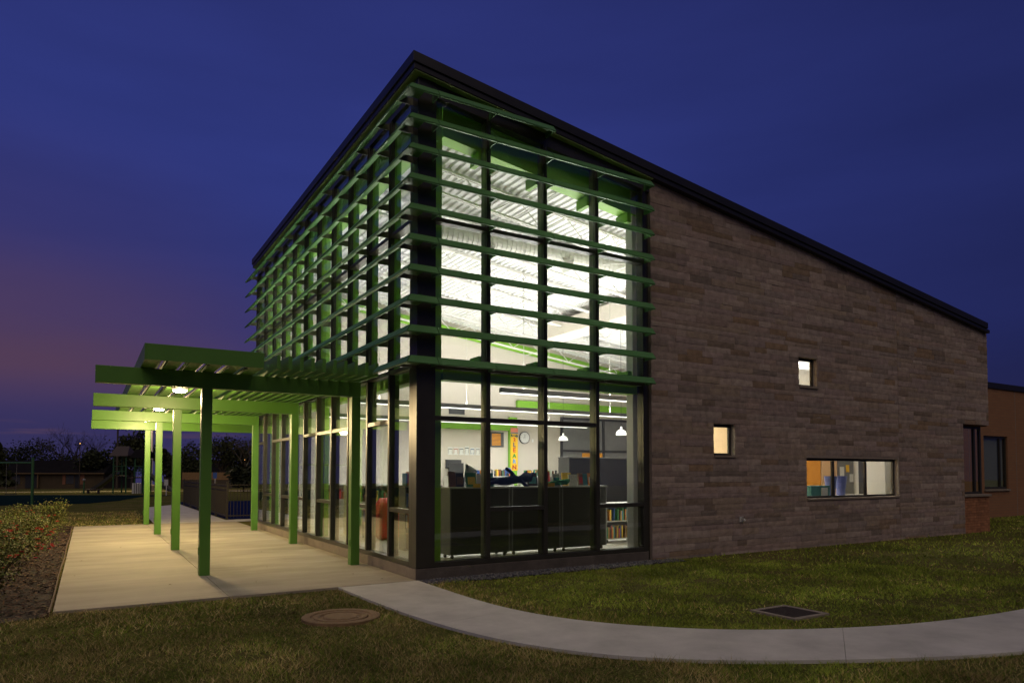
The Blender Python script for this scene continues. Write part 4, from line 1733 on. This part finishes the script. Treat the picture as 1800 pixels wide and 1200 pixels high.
# flower bed: soil, mulch chips, edging
BED = [(-4.60, -.25), (-4.62, 4), (-4.60, 9), (-4.62, 15.2), (-5.3, 16.2), (-6.2, 15.8), (-6.5, 12), (-6.5, 6), (-6.9, 0), (-7.2, -1.0), (-5.6, -.55)]
q = MB()
q.add([(x, y, -.022) for x, y in BED], [tuple(range(len(BED)))])
tag(q.build('flower_bed', 'soil'), kind='structure')


def in_poly(x, y, P):
    P = np.array(P)
    ins = np.zeros(len(x), bool)
    j = len(P) - 1
    for i in range(len(P)):
        xi, yi, xj, yj = *P[i], *P[j]
        c = ((yi > y) != (yj > y)) & (x < (xj - xi) * (y - yi) / (yj - yi + 1e-12) + xi)
        ins ^= c
        j = i
    return ins


n = 26000
x = rng.uniform(-7.2, -4.58, n)
y = rng.uniform(-1, 16, n) ** 1.0
k = in_poly(x, y, BED)
x, y = x[k], y[k]
n = len(x)
a = rng.uniform(0, 2 * np.pi, n)
l = rng.uniform(.012, .045, n)
w = rng.uniform(.005, .012, n)
tz = rng.uniform(-.35, .35, (n, 2))
u = np.c_[np.cos(a), np.sin(a), tz[:, 0]] * l[:, None]
v = np.c_[-np.sin(a), np.cos(a), tz[:, 1]] * w[:, None]
c0 = np.c_[x, y, rng.uniform(-.018, .006, n)]
V = np.stack([c0 - u - v, c0 + u - v, c0 + u + v, c0 - u + v], 1).reshape(-1, 3)
F = np.arange(4 * n).reshape(-1, 4)
pc = np.array([(.075, .038, .024), (.05, .026, .018), (.11, .058, .034), (.03, .018, .013), (.17, .105, .065)])
tag(npmesh('mulch', V, F, pc[rng.integers(0, 5, n)], 'mulch'), kind='stuff')
ed = MB()
pts = [(-4.585 + .006 * math.sin(yy * 1.3), yy) for yy in np.linspace(-.2, 15.0, 50)]
ed.loft([[(x - .012, y, -.06), (x - .012, y, .018), (x + .004, y, .02), (x + .004, y, -.06)] for x, y in pts])
tag(ed.build('bed_edging', 'rust'), 'brown steel edging strip between mulch bed and slab', 'edging')


# shrubs with red blossoms
def leaf_cloud(n, cx, cz, rx, rz, size, pal_, seed, holes=3, base=.05):
    r = np.random.default_rng(seed)
    # clumps
    nc = 16
    cc = r.normal(0, 1, (nc, 3))
    cc /= np.linalg.norm(cc, axis=1)[:, None]
    cc *= r.uniform(.35, 1.0, nc)[:, None]
    pick = r.integers(0, nc, n)
    p = cc[pick] + r.normal(0, .23, (n, 3))
    p[:, 0] *= rx
    p[:, 1] *= rx
    p[:, 2] = cz + p[:, 2] * rz
    p = p[p[:, 2] > base]
    n = len(p)
    nrm = r.normal(0, 1, (n, 3))
    nrm[:, 2] = np.abs(nrm[:, 2]) + .3
    nrm /= np.linalg.norm(nrm, axis=1)[:, None]
    t = np.cross(nrm, r.normal(0, 1, (n, 3)))
    t /= np.linalg.norm(t, axis=1)[:, None]
    b = np.cross(nrm, t)
    s = r.uniform(.6, 1.3, n)[:, None] * size
    V = np.stack([p - t * s * .1, p + t * s * .45 + b * s * .32, p + t * s, p + t * s * .45 - b * s * .32], 1).reshape(-1, 3)
    F = np.arange(4 * n).reshape(-1, 4)
    pal_ = np.array(pal_)
    base_t = pal_[r.integers(0, len(pal_), nc)][pick[:len(p)]] if len(pick) == len(p) else pal_[r.integers(0, len(pal_), n)]
    tint = .5 * base_t + .5 * pal_[r.integers(0, len(pal_), n)]
    return V, F, tint


shr_pal = [(.11, .145, .028), (.155, .175, .036), (.20, .19, .05), (.08, .115, .025), (.21, .14, .05)]


def make_shrub(loc, label, seed, rx, h, flowers):
    o = local(thing('rose_shrub', label, 'shrub', loc, group='rose shrubs in the mulch bed'))
    V, F, T = leaf_cloud(2900, 0, h * .55, rx * .98, h * .58, .042, shr_pal, seed)
    fo = npmesh('foliage', V, F, T, 'leaf')
    fo.parent = o
    r = random.Random(seed)
    q = MB()
    for k in range(14):
        a = r.uniform(0, 6.28)
        d = r.uniform(.2, .9) * rx
        q.tube([(0, 0, -.03), (d * .4 * math.cos(a), d * .4 * math.sin(a), h * .4), (d * math.cos(a), d * math.sin(a), h * r.uniform(.6, 1.1))], [.011, .007, .003], 5)
    q.build('stems', 'bark', o)
    q = MB()
    for k in range(int(flowers * .9)):
        a = r.uniform(0, 6.28)
        d = r.uniform(.35, 1.15) * rx
        z_ = h * r.uniform(.35, 1.05)
        c = Vector((d * math.cos(a), d * math.sin(a), z_))
        for _ in range(r.choice([2, 3, 4])):
            cc = c + Vector((r.gauss(0, .04), r.gauss(0, .04), r.gauss(0, .03)))
            for pk in range(6):
                aa = pk * 1.047 + r.uniform(0, .5)
                e1 = Vector((math.cos(aa), math.sin(aa), .5)) * .033
                e2 = Vector((-math.sin(aa), math.cos(aa), .1)) * .02
                q.add([cc, cc + e1 * .6 - e2, cc + e1, cc + e1 * .6 + e2], [(0, 1, 2, 3)])
    if flowers:
        q.build('blossoms', 'petal', o)
    return o


SH = [((-5.45, 1.0, -.02), 'dark green shrub at the near end of the mulch bed', .42, .55, 4),
      ((-6.3, 1.9, -.02), 'dark shrub at the near left edge behind the mulch', .5, .6, 6),
      ((-5.35, 3.1, -.02), 'shrub with the brightest cluster of red blossoms near the slab', .55, .62, 16),
      ((-6.15, 4.4, -.02), 'red flowering shrub at the left edge of the picture', .55, .6, 14),
      ((-5.35, 5.4, -.02), 'flowering shrub third along the slab side of the bed', .55, .62, 14),
      ((-5.95, 6.9, -.02), 'yellowish green shrub in the middle of the bed', .55, .65, 9),
      ((-5.3, 8.2, -.02), 'shrub with scattered red blossoms opposite the second post', .52, .62, 10),
      ((-5.85, 9.6, -.02), 'leafy shrub left of the mulch in the far half of the bed', .55, .66, 6),
      ((-5.35, 11.2, -.02), 'tall pale shrub in the far half of the bed', .5, .75, 5),
      ((-5.8, 12.9, -.02), 'shrub with one red blossom cluster at the back left of the bed', .5, .66, 4),
      ((-5.1, 14.3, -.02), 'last thin shrub at the far end of the bed by the grass', .42, .7, 0)]
for k, (loc, lab, rx, h, nf) in enumerate(SH):
    make_shrub(loc, lab, 50 + k, rx, h, nf)

# gravel strip under the glass gable
n = 5200
x = rng.uniform(-.0, 5.2, n)
y = rng.uniform(-.42, .03, n)
k = (y > -.42 + .06 * np.sin(x * 3)) & ((x > .05) | (y > -.05)) & ((x < 4.66) | (y < -.03))
x, y = x[k], y[k]
n = len(x)
s = rng.uniform(.010, .024, n)
oct_v = np.array([(1, 0, 0), (0, 1, 0), (-1, 0, 0), (0, -1, 0), (0, 0, .7), (0, 0, -.7)])
oct_f = np.array([(0, 1, 4), (1, 2, 4), (2, 3, 4), (3, 0, 4), (1, 0, 5), (2, 1, 5), (3, 2, 5), (0, 3, 5)])
ang = rng.uniform(0, 6.28, n)
ca, sa = np.cos(ang), np.sin(ang)
ov = np.repeat(oct_v[None], n, 0) * s[:, None, None] * rng.uniform(.7, 1.3, (n, 6, 1))
V = np.empty_like(ov)
V[:, :, 0] = ov[:, :, 0] * ca[:, None] - ov[:, :, 1] * sa[:, None] + x[:, None]
V[:, :, 1] = ov[:, :, 0] * sa[:, None] + ov[:, :, 1] * ca[:, None] + y[:, None]
V[:, :, 2] = ov[:, :, 2] + rng.uniform(-.03, -.008, n)[:, None]
F = (oct_f[None] + 6 * np.arange(n)[:, None, None]).reshape(-1, 3)
gp = np.array([(.10, .10, .115), (.14, .135, .14), (.07, .07, .085), (.19, .18, .17)])
tag(npmesh('gravel', V.reshape(-1, 3), F, np.repeat(gp[rng.integers(0, 4, n)], 8, 0), 'gravel'), kind='stuff')


# ------------------------------------------------------------------ lawn blades
def vnoise(x, y, sc, seed):
    r = np.random.default_rng(seed)
    g = r.uniform(0, 1, (64, 64))
    xi, yi = x / sc, y / sc
    x0, y0 = np.floor(xi).astype(int), np.floor(yi).astype(int)
    fx, fy = xi - x0, yi - y0
    fx, fy = fx * fx * (3 - 2 * fx), fy * fy * (3 - 2 * fy)
    q = lambda a, b: g[a % 64, b % 64]
    return (q(x0, y0) * (1 - fx) + q(x0 + 1, y0) * fx) * (1 - fy) + (q(x0, y0 + 1) * (1 - fx) + q(x0 + 1, y0 + 1) * fx) * fy


PATHP = np.vstack([po, pi_[::-1]])


def grass_patch(n, dmin, dmax, hl, wid, seed):
    r = np.random.default_rng(seed)
    th = r.uniform(-R_(54), R_(54), n)
    d = np.sqrt(r.uniform(dmin ** 2, dmax ** 2, n))
    fa = R_(31.34)
    x = -4.242 + d * np.sin(fa + th)
    y = -9.741 + d * np.cos(fa + th)
    keep = ~in_poly(x, y, PATHP)
    keep &= ~((x > -4.56) & (x < 0) & (y > -.065) & (y < 14.87))
    keep &= ~((x > -.05) & (x < 17.6) & (y > -.40 + .05 * np.sin(x * 4)) & (x < 4.8))
    keep &= ~((x >= 4.8) & (x < 17.6) & (y > -.06))
    keep &= ~((x > 17.3) & (y > 2.9))
    keep &= ~in_poly(x, y, BED)
    keep &= ~(((x + 1.78) ** 2 + (y + 2.0) ** 2) < .415 ** 2)
    keep &= ~((x > 2.46) & (x < 3.06) & (y > -4.74) & (y < -4.14))
    keep &= ~((x > -2.4) & (x < 9) & (y > 14.8))
    keep &= (y < 32)
    # mown lawns are patchy
    pat = vnoise(x, y, .55, 3) * .55 + vnoise(x, y, .16, 4) * .45
    keep &= r.uniform(0, 1, n) < np.clip(2.6 * (pat - .12), .12, 1)
    x, y, pat = x[keep], y[keep], pat[keep]
    n = len(x)
    z = np.full(n, -.036)
    a = r.uniform(0, 6.283, n)
    clump = vnoise(x, y, .13, 9) * .6 + vnoise(x, y, .5, 10) * .4
    h = hl * r.uniform(.4, 1.2, n) * (.25 + 1.5 * clump ** 1.5)
    lean = r.uniform(.3, 1.7, n) * h
    la = a + r.normal(0, .9, n) + vnoise(x, y, .4, 12) * 5
    w = wid * r.uniform(.7, 1.3, n)
    b0 = np.c_[x - np.cos(a) * w, y - np.sin(a) * w, z]
    b1 = np.c_[x + np.cos(a) * w, y + np.sin(a) * w, z]
    tip = np.c_[x + np.cos(la) * lean, y + np.sin(la) * lean, z + h]
    V = np.stack([b0, b1, tip], 1).reshape(-1, 3)
    F = np.arange(3 * n).reshape(-1, 3)
    g1 = np.array([(.150, .205, .026), (.200, .240, .036), (.110, .160, .024)])
    g2 = np.array([(.37, .28, .11), (.28, .22, .08), (.46, .36, .16)])
    mixv = vnoise(x, y, 1.5, 21) * .55 + vnoise(x, y, .45, 22) * .45
    right = np.clip((x + .2) / 1.2, 0, 1) * np.clip((y + 7.0) / 1.0, 0, 1)
    dead = r.uniform(0, 1, n) < np.clip(.16 + 1.0 * mixv - .80 * right, .03, .92)
    T = np.where(dead[:, None], g2[r.integers(0, 3, n)], g1[r.integers(0, 3, n)])
    T = T * (1 + .6 * right[:, None] * np.array([1.1, 1.0, .7]))  # right-hand lawn brightened and yellowed: window spill light put into the tint
    T = T * (.55 + .75 * vnoise(x, y, .75, 31) + .25 * vnoise(x, y, .2, 32))[:, None]
    return V, F, T


PV, PF, PT = [], [], []
off = 0
for (n_, d0, d1, hl, wd, sd) in ((235000, 3.0, 8.0, .050, .0030, 1), (230000, 8.0, 14.0, .050, .0048, 2), (170000, 14.0, 34.0, .06, .009, 3)):
    V, F, T = grass_patch(n_, d0, d1, hl, wd, sd)
    PV.append(V)
    PF.append(F + off)
    PT.append(T)
    off += len(V)
tag(npmesh('grass', np.vstack(PV), np.vstack(PF), np.vstack(PT), 'grass'), kind='stuff')

q = MB()
q.add([(-.022, 0, .002), (0, -.014, .006), (.026, 0, .003), (0, .014, .008)], [(0, 1, 2), (0, 2, 3)])
M['dryleaf'] = pbr('dry_leaf', (.06, .035, .018), .9, 0, .2, 20)
lf0 = q.build('fallen_leaf', 'dryleaf')
tag(lf0, 'tiny dry brown leaf lying on the concrete slab', 'leaf', 'dry leaves on the slab')
lf0.location = (-3.2, 1.4, .001)
for x_, y_, a_ in ((-1.6, 2.6, 1.1), (-.62, 1.05, 2.0), (-4.3, 5.2, .3), (-3.6, 7.5, 2.6), (-2.1, 1.0, 1.9), (-1.2, 5.0, .7), (-4.38, 3.1, 1.4), (-.4, .35, 2.2)):
    c_ = lf0.copy()
    COL.objects.link(c_)
    c_.location = (x_, y_, .001)
    c_.rotation_euler = (0, 0, a_)

# ================================================================== BEYOND
# metal picket fence round the blue surface
fe = thing('picket_fence', 'dark metal picket fence by the far end of the slab', 'fence', (-.1, 16, 0))
q = MB()
for yy in np.arange(16.12, 28.5, .11):
    q.box(-.108, -.092, yy, yy + .016, .06, 1.2)
for xx in np.arange(-.0, 4.0, .11):
    q.box(xx, xx + .016, 15.952, 15.968, .06, 1.05)
q.build('pickets', 'fence', fe)
for (xa, xb, ya, yb, za, zb) in ((-.118, -.082, 16.02, 28.5, 1.13, 1.165), (-.118, -.082, 16.02, 28.5, .97, 1.0), (-.118, -.082, 16.02, 28.5, .10, .135),
                                 (-.06, 4.0, 15.942, 15.978, 1.16, 1.195), (-.06, 4.0, 15.942, 15.978, .98, 1.01), (-.06, 4.0, 15.942, 15.978, .10, .135)):
    r_ = MB()
    r_.box(xa, xb, ya, yb, za, zb)
    r_.build('rail', 'fence', fe)
for xx, yy in ((-.1, 15.96), (-.1, 18.4), (-.1, 20.9), (-.1, 23.4), (-.1, 25.9), (-.1, 28.5), (2.4, 15.96), (4.0, 15.96)):
    r_ = MB()
    r_.box(xx - .035, xx + .035, yy - .035, yy + .035, -.05, 1.27)
    r_.box(xx - .042, xx + .042, yy - .042, yy + .042, 1.27, 1.29)
    r_.build('post', 'fence', fe, bev=.004)

RZ = R_(-31.34)


def facing(name, label, cat, loc, group=None):
    return thing(name, label, cat, loc, RZ, group)


# brick house across the playground (local x to the right, y away)
hs = facing('brick_house', 'long low brick house with dark shingle roof beyond the playground', 'house', (-9.5, 131.9, -.98))
q = MB()
q.box(-16, 8.9, 0, 9, -.5, 2.55)
q.build('wall', 'housebrick', hs)
q = MB()
q.add([(-16.6, -.6, 2.5), (9.4, -.6, 2.5), (9.4, 9.6, 2.5), (-16.6, 9.6, 2.5), (-11.5, 4.5, 4.75), (8.2, 4.5, 4.75)],
      [(0, 1, 5, 4), (1, 2, 5), (2, 3, 4, 5), (3, 0, 4), (3, 2, 1, 0)])
rf_ = q.build('roof', 'shingle', hs)
q = MB()
q.box(2.6, 3.1, 5.0, 5.5, 4.3, 5.2)
q.build('chimney', 'housebrick', rf_)
M['trim'] = pbr("house_trim", (.12, .075, .035), .8, 0, .2, 1)
q = MB()
q.box(-16.6, 9.4, -.66, -.6, 2.38, 2.56)
q.build('eaves_board', 'trim', hs)
for xa, xb in ((-13.2, -11.8), (-6.5, -5.2), (2.6, 3.9)):
    q = MB()
    q.box(xa, xb, -.05, .05, .7, 2.2)
    w_ = q.build('window', 'dark', hs)
for xa, xb in ((-4.3, -2.2), (4.1, 4.8)):
    q = MB()
    q.box(xa, xb, -.05, .05, .0, 2.3)
    q.build('door', 'black', hs)
for xa, xb in ((2.0, 2.5), (5.0, 5.7)):
    q = MB()
    q.box(xa, xb, -.06, .04, .6, 2.3)
    q.build('shutter', 'brick', hs)
q = MB()
q.box(-2.1, -1.9, -.4, -.2, 0, 2.5)
q.build('porch_post', 'trim', hs)
# second house hidden among trees right of it
h2 = facing('brick_house', 'dark gabled house roof glimpsed between the canopy posts', 'house', (11.8, 119.0, -.95))
q = MB()
q.box(-5.5, 5.5, 0, 8, -.5, 2.3)
q.build('wall', 'housebrick', h2)
q = MB()
q.add([(-6, -.5, 2.25), (6, -.5, 2.25), (6, 8.5, 2.25), (-6, 8.5, 2.25), (-4, 4, 4.7), (3.5, 4, 4.7)], [(0, 1, 5, 4), (1, 2, 5), (2, 3, 4, 5), (3, 0, 4), (3, 2, 1, 0)])
q.build('roof', 'shingle', h2)
# wooden board fence
bf = facing('board_fence', 'lit tan wooden board fence in the distance behind the metal fence', 'fence', (9.7, 93.0, -.6))
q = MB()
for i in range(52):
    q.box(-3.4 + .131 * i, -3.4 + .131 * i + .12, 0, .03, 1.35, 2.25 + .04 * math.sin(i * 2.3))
q.build('lit_boards', 'wood', bf)
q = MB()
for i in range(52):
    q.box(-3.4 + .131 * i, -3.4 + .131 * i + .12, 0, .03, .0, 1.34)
q.build('shaded_boards', 'bark', bf)  # lower half darkened: shadow on the fence put into the board colour
q = MB()
q.box(-3.4, 3.4, -.05, -.002, 1.24, 1.36)
q.build('rail', 'wood', bf)

# swing set
ss = facing('swing_set', 'green steel swing set frame at the left edge', 'swing set', (-6.65, 33.9, -.03))
q = MB()
q.tube([(0, 0, 0), (0, 0, 2.42)], .07, 10)
q.build('post', 'swinggreen', ss)
q = MB()
q.tube([(-5.0, 0, 0), (-5.0, 0, 2.42)], .07, 10)
q.build('post', 'swinggreen', ss)
q = MB()
q.tube([(0, 0, 2.14), (-5.0, 0, 2.14)], .045, 8)
q.build('top_bar', 'swinggreen', ss)
for xs_ in (-1.1, -3.0):
    q = MB()
    q.tube([(xs_ - .27, 0, 2.12), (xs_ - .25, 0, .55)], .012, 5)
    q.tube([(xs_ + .27, 0, 2.12), (xs_ + .25, 0, .55)], .012, 5)
    q.build('chains', 'lampbody', ss)
    q = MB()
    q.box(xs_ - .27, xs_ + .27, -.08, .08, .52, .55)
    q.build('swing_seat', 'black', ss)

# play tower
pt = facing('play_structure', 'playground tower with tilted roofs, green posts and two slides', 'play structure', (-1.5, 53.1, -.03))
PX = [(-1.15, 0), (-.15, 0), (-.15, 1.2), (-1.15, 1.2), (.45, .2), (1.15, .2), (1.15, 1.3), (.45, 1.3)]
for i, (px_, py_) in enumerate(PX):
    q = MB()
    q.tube([(px_, py_, -.02), (px_, py_, 2.95 if i < 4 else 2.75)], .055, 8)
    q.build('post', 'swinggreen', pt)
for (xa, xb, za) in ((-1.15, -.15, 1.35), (.45, 1.15, 1.25), (-.15, .45, 1.2)):
    q = MB()
    q.box(xa, xb, .1, 1.2, za, za + .06)
    q.build('platform', 'playbrown', pt)
q = MB()
q.add([(-1.45, -.2, 2.95), (.05, -.2, 2.95), (.05, 1.4, 3.0), (-1.45, 1.4, 3.0), (-1.25, .6, 3.75), (-.25, .6, 3.75)], [(0, 1, 5, 4), (1, 2, 5), (2, 3, 4, 5), (3, 0, 4), (3, 2, 1, 0)])
q.build('roof', 'playbrown', pt)
q = MB()
q.add([(.1, .0, 2.85), (1.6, .0, 2.75), (1.6, 1.5, 2.8), (.1, 1.5, 2.9), (.2, .75, 3.5), (1.4, .75, 3.4)], [(0, 1, 5, 4), (1, 2, 5), (2, 3, 4, 5), (3, 0, 4), (3, 2, 1, 0)])
q.build('roof', 'shingle', pt)
for sgn, x0 in ((-1, -1.2), (1, 1.2)):
    q = MB()
    rings = []
    for k in range(9):
        t_ = k / 8
        x_ = x0 + sgn * 1.9 * t_
        z_ = 1.35 * (1 - t_) ** 1.15 + .18
        rings.append([(x_, .25, z_ + .22), (x_, .3, z_), (x_, .9, z_), (x_, .95, z_ + .22), (x_, .98, z_ + .22), (x_, .93, z_ - .03), (x_, .27, z_ - .03), (x_, .22, z_ + .22)])
    q.loft(rings)
    q.build('slide', 'dark', pt)
q = MB()
for xa, xb in ((-1.15, -.15), (.45, 1.15)):
    for zz_ in (1.75, 2.15):
        q.tube([(xa, 0.05, zz_), (xb, 0.05, zz_)], .025, 6)
    for k in range(5):
        xx = xa + (xb - xa) * (k + .5) / 5
        q.tube([(xx, .05, 1.4), (xx, .05, 2.15)], .015, 5)
q.build('guard_rail', 'swinggreen', pt)
# climbing panel left of the tower
cp = facing('spring_rider', 'small dark post with a seat left of the slides', 'play equipment', (-4.45, 54.7, -.03))
q = MB()
q.tube([(0, 0, 0), (0, 0, .95)], .06, 8)
q.build('post', 'swinggreen', cp)
q = MB()
q.lathe([(0, .95), (.1, 1.0), (.12, 1.08), (.08, 1.16), (0, 1.18)], n=12)
q.build('ball', 'grey', cp)
q = MB()
q.box(.1, 1.4, -.2, .2, .28, .36)
q.box(.3, .4, -.1, .1, 0, .28)
q.box(1.1, 1.2, -.1, .1, 0, .28)
q.build('seat', 'playbrown', cp)
bn_ = facing('litter_bin', 'pale striped litter bin beside the play tower', 'bin', (-1.0, 50.6, -.03))
q = MB()
for k in range(14):
    a = 2 * math.pi * k / 14
    q.box(.28 * math.cos(a) - .03, .28 * math.cos(a) + .03, .28 * math.sin(a) - .03, .28 * math.sin(a) + .03, .05, .85)
q.build('slats', 'lightgrey', bn_)
q = MB()
q.lathe([(.24, .05), (.24, .8), (0, .8)], n=14)
q.build('liner', 'black', bn_)

# light pole, sign posts, utility pole
lp_ = facing('light_pole', 'slim white light pole behind the farthest canopy post', 'light pole', (1.28, 69.0, -.2))
q = MB()
q.tube([(0, 0, .5), (0, 0, 9.5)], [.10, .075], 10)
q.build('pole', 'polewhite', lp_)
q = MB()
q.lathe([(.36, 0), (.36, .5), (.30, .62), (0, .62)], n=16)
q.build('base', 'curb', lp_)
q = MB()
q.box(-.9, .12, -.15, .15, 9.5, 9.65)
q.build('lamp_head', 'lampbody', lp_)
q = MB()
q.box(-.85, -.2, -.12, .12, 9.48, 9.499)
q.build('lens', 'dome', lp_)
d = bpy.data.lights.new('pole_bulb', 'POINT')
d.energy = 4200
d.shadow_soft_size = .3
d.color = (1.0, .74, .40)
o = bpy.data.objects.new('pole_bulb', d)
COL.objects.link(o)
o.parent = lp_
o.location = (-.5, -.5, 9.2)
up_ = facing('utility_pole', 'thin dark utility pole rising beside the round oak', 'pole', (-.6, 105.3, -1.0))
q = MB()
q.tube([(0, 0, 0), (0, 0, 11.5)], [.16, .11], 8)
q.build('shaft', 'bark', up_)
q = MB()
q.box(-1.1, 1.1, -.06, .06, 10.6, 10.75)
q.build('cross_arm', 'bark', up_)
for loc, lab, h_, mm in (((.62, 45.9, -.03), 'small sign on a post left of the second canopy post', 1.15, 'lightgrey'), ((3.6, 44.1, -.03), 'small blue sign on a post above the metal fence', 1.65, 'book_blue')):
    sg = facing('sign_post', lab, 'sign', loc, 'sign posts beyond the fence')
    q = MB()
    q.tube([(0, 0, 0), (0, 0, h_)], .03, 6)
    q.build('post', 'polewhite', sg)
    q = MB()
    q.box(-.14, .14, -.04, -.031, h_ - .42, h_)
    q.build('panel', mm, sg)
for loc, lab, hh in (((-5.3, 119, -1), 'amber street lamp shining through the bare tree', 7.2), ((14.4, 92.5, -.6), 'amber street lamp seen right of the nearest canopy post', 4.0)):
    sl_ = facing('street_lamp', lab, 'street lamp', loc, 'amber street lamps in the distance')
    q = MB()
    q.tube([(0, 0, 0), (0, 0, hh)], .06, 6)
    q.build('pole', 'bark', sl_)
    q = MB()
    q.lathe([(0, -.10), (.08, -.05), (.09, .03), (0, .07)], 0, 0, hh, 10)
    q.build('lamp', 'amber', sl_)


# --- trees
tree_pal = [(.018, .024, .010), (.026, .034, .013), (.014, .018, .009), (.036, .042, .016)]


def branches(q, p, d, ln, r, depth, rnd, spread, tips):
    p2 = p + d * ln
    mid = p + d * ln * .5 + Vector((rnd.gauss(0, .05), rnd.gauss(0, .05), 0)) * ln
    q.tube([p, mid, p2], [r, r * .82, r * .62], 5 if depth > 2 else 4, caps=False)
    tips.append(p2)
    if depth == 0:
        return
    for k in range(rnd.choice([2, 3, 3]) if depth > 1 else 3):
        a = Vector((rnd.gauss(0, 1), rnd.gauss(0, 1), rnd.gauss(.25, .5)))
        nd = (d + a.normalized() * spread).normalized()
        branches(q, p2 if k < 2 else mid, nd, ln * rnd.uniform(.6, .82), r * .55, depth - 1, rnd, spread, tips)


def tree(name, label, loc, h, crown_r, seed, kind, crown_z=None, cat='tree'):
    o = facing(name, label, cat, loc, 'trees beyond the playground')
    rnd = random.Random(seed)
    q = MB()
    tips = []
    th = h * (.3 if kind != 'bare' else .32)
    q.tube([(0, 0, -.3), (0, 0, th * .5), (rnd.gauss(0, .1), 0, th)], [h * .03, h * .024, h * .02], 8)
    nl = 4
    for k in range(nl):
        a = 2 * math.pi * k / nl + rnd.uniform(-.4, .4)
        d = Vector((math.cos(a) * .55, math.sin(a) * .55, rnd.uniform(.7, 1.0))).normalized()
        if kind == 'conifer':
            break
        branches(q, Vector((0, 0, th * rnd.uniform(.85, 1))), d, h * (.25 if kind == 'bare' else .2), h * .011, 5 if kind == 'bare' else 2, rnd, .62, tips)
    if kind == 'conifer':
        q.tube([(0, 0, th), (0, 0, h * .95)], [h * .02, h * .004], 6)
    q.build('trunk', 'bark', o)
    r = np.random.default_rng(seed)
    if kind == 'bare':
        tp = np.array([list(t_) for t_ in tips])
        n = 30
        p = tp[r.integers(0, len(tp), n)] + r.normal(0, .22, (n, 3))
        size = .16
        pick_p = p
    elif kind == 'conifer':
        n = 3600
        t_ = r.uniform(0, 1, n) ** 1.3
        rr = crown_r * (1 - t_) * np.sqrt(r.uniform(.1, 1, n)) * (1 + .25 * np.sin(t_ * 40))
        a = r.uniform(0, 6.283, n)
        pick_p = np.c_[rr * np.cos(a), rr * np.sin(a), h * .08 + t_ * h * .92]
        size = .35
    else:
        nc = 34
        cc = r.normal(0, 1, (nc, 3))
        cc /= np.linalg.norm(cc, axis=1)[:, None]
        cc *= (r.uniform(.25, 1, nc) ** .6)[:, None]
        cz = crown_z or h * .66
        cc = cc * np.array([crown_r, crown_r, h - cz]) * .82 + np.array([0, 0, cz])
        n = 4200 if kind == 'round' else 2300
        pick_p = cc[r.integers(0, nc, n)] + r.normal(0, .17, (n, 3)) * crown_r
        pick_p = pick_p[pick_p[:, 2] > h * .2]
        size = .24 if kind == 'round' else .17
    n = len(pick_p)
    nrm = r.normal(0, 1, (n, 3))
    nrm /= np.linalg.norm(nrm, axis=1)[:, None]
    t_ = np.cross(nrm, r.normal(0, 1, (n, 3)))
    t_ /= np.linalg.norm(t_, axis=1)[:, None]
    b = np.cross(nrm, t_)
    s = size * r.uniform(.6, 1.5, n)[:, None]
    V = np.stack([pick_p - t_ * s, pick_p + b * s * .6, pick_p + t_ * s, pick_p - b * s * .6], 1).reshape(-1, 3)
    F = np.arange(4 * n).reshape(-1, 4)
    tp_ = np.array(tree_pal)
    c = npmesh('crown', V, F, tp_[r.integers(0, 4, n)], 'leafdark')
    c.parent = o
    return o


tree('conifer_tree', 'tall black conifer cut by the left edge of the picture', (-14.8, 101.9, -.7), 8.2, 2.4, 1, 'conifer')
tree('bushy_tree', 'wide dark bushy tree left of the bare trees', (-12.3, 147.2, -1.3), 9.4, 4.2, 2, 'loose')
tree('bushy_tree', 'low dark bushy tree between the conifer and the wide one', (-16.5, 147, -1.3), 7.8, 3.6, 3, 'loose')
tree('bushy_tree', 'dim bushy tree just right of the conifer', (-19.8, 148, -1.3), 7.6, 3.5, 4, 'loose')
tree('bushy_tree', 'low hedge like tree behind the bare trees', (-7.8, 150, -1.3), 6.6, 3.6, 14, 'loose')
tree('bare_tree', 'leafless tree on the left of the pair above the house', (-7.2, 138.0, -1.2), 10.6, 3, 5, 'bare')
tree('bare_tree', 'leafless tree on the right of the pair above the house', (-4.9, 136.9, -1.2), 11.2, 3, 6, 'bare')
tree('round_tree', 'small round topped tree left of the play tower', (-3.1, 130, -1.1), 7.3, 2.6, 7, 'round')
tree('round_tree', 'large round oak behind the play tower', (1.8, 115.3, -.9), 9.0, 3.1, 8, 'round', crown_z=5.6)
tree('round_tree', 'narrow dark tree between the third and second posts', (6.2, 112.5, -.9), 6.3, 1.3, 9, 'round')
tree('loose_tree', 'dim bushy tree between the second post and the nearest post', (8.6, 99.6, -.7), 6.4, 3.0, 10, 'loose')
tree('loose_tree', 'tall dim tree just right of the nearest post', (12.2, 97, -.7), 8.0, 3.6, 11, 'loose')
tree('bare_tree', 'bare twiggy tree beside the third right hand post', (14.2, 90.2, -.6), 8.2, 3, 12, 'bare')
tree('loose_tree', 'dark bushy tree behind the amber lamp', (14.8, 99, -.7), 6.6, 3.4, 15, 'loose')
tree('garden_bush', 'olive bush behind the metal fence near the glass front', (7.3, 53.8, -.03), 2.3, 1.5, 13, 'loose', crown_z=1.1)
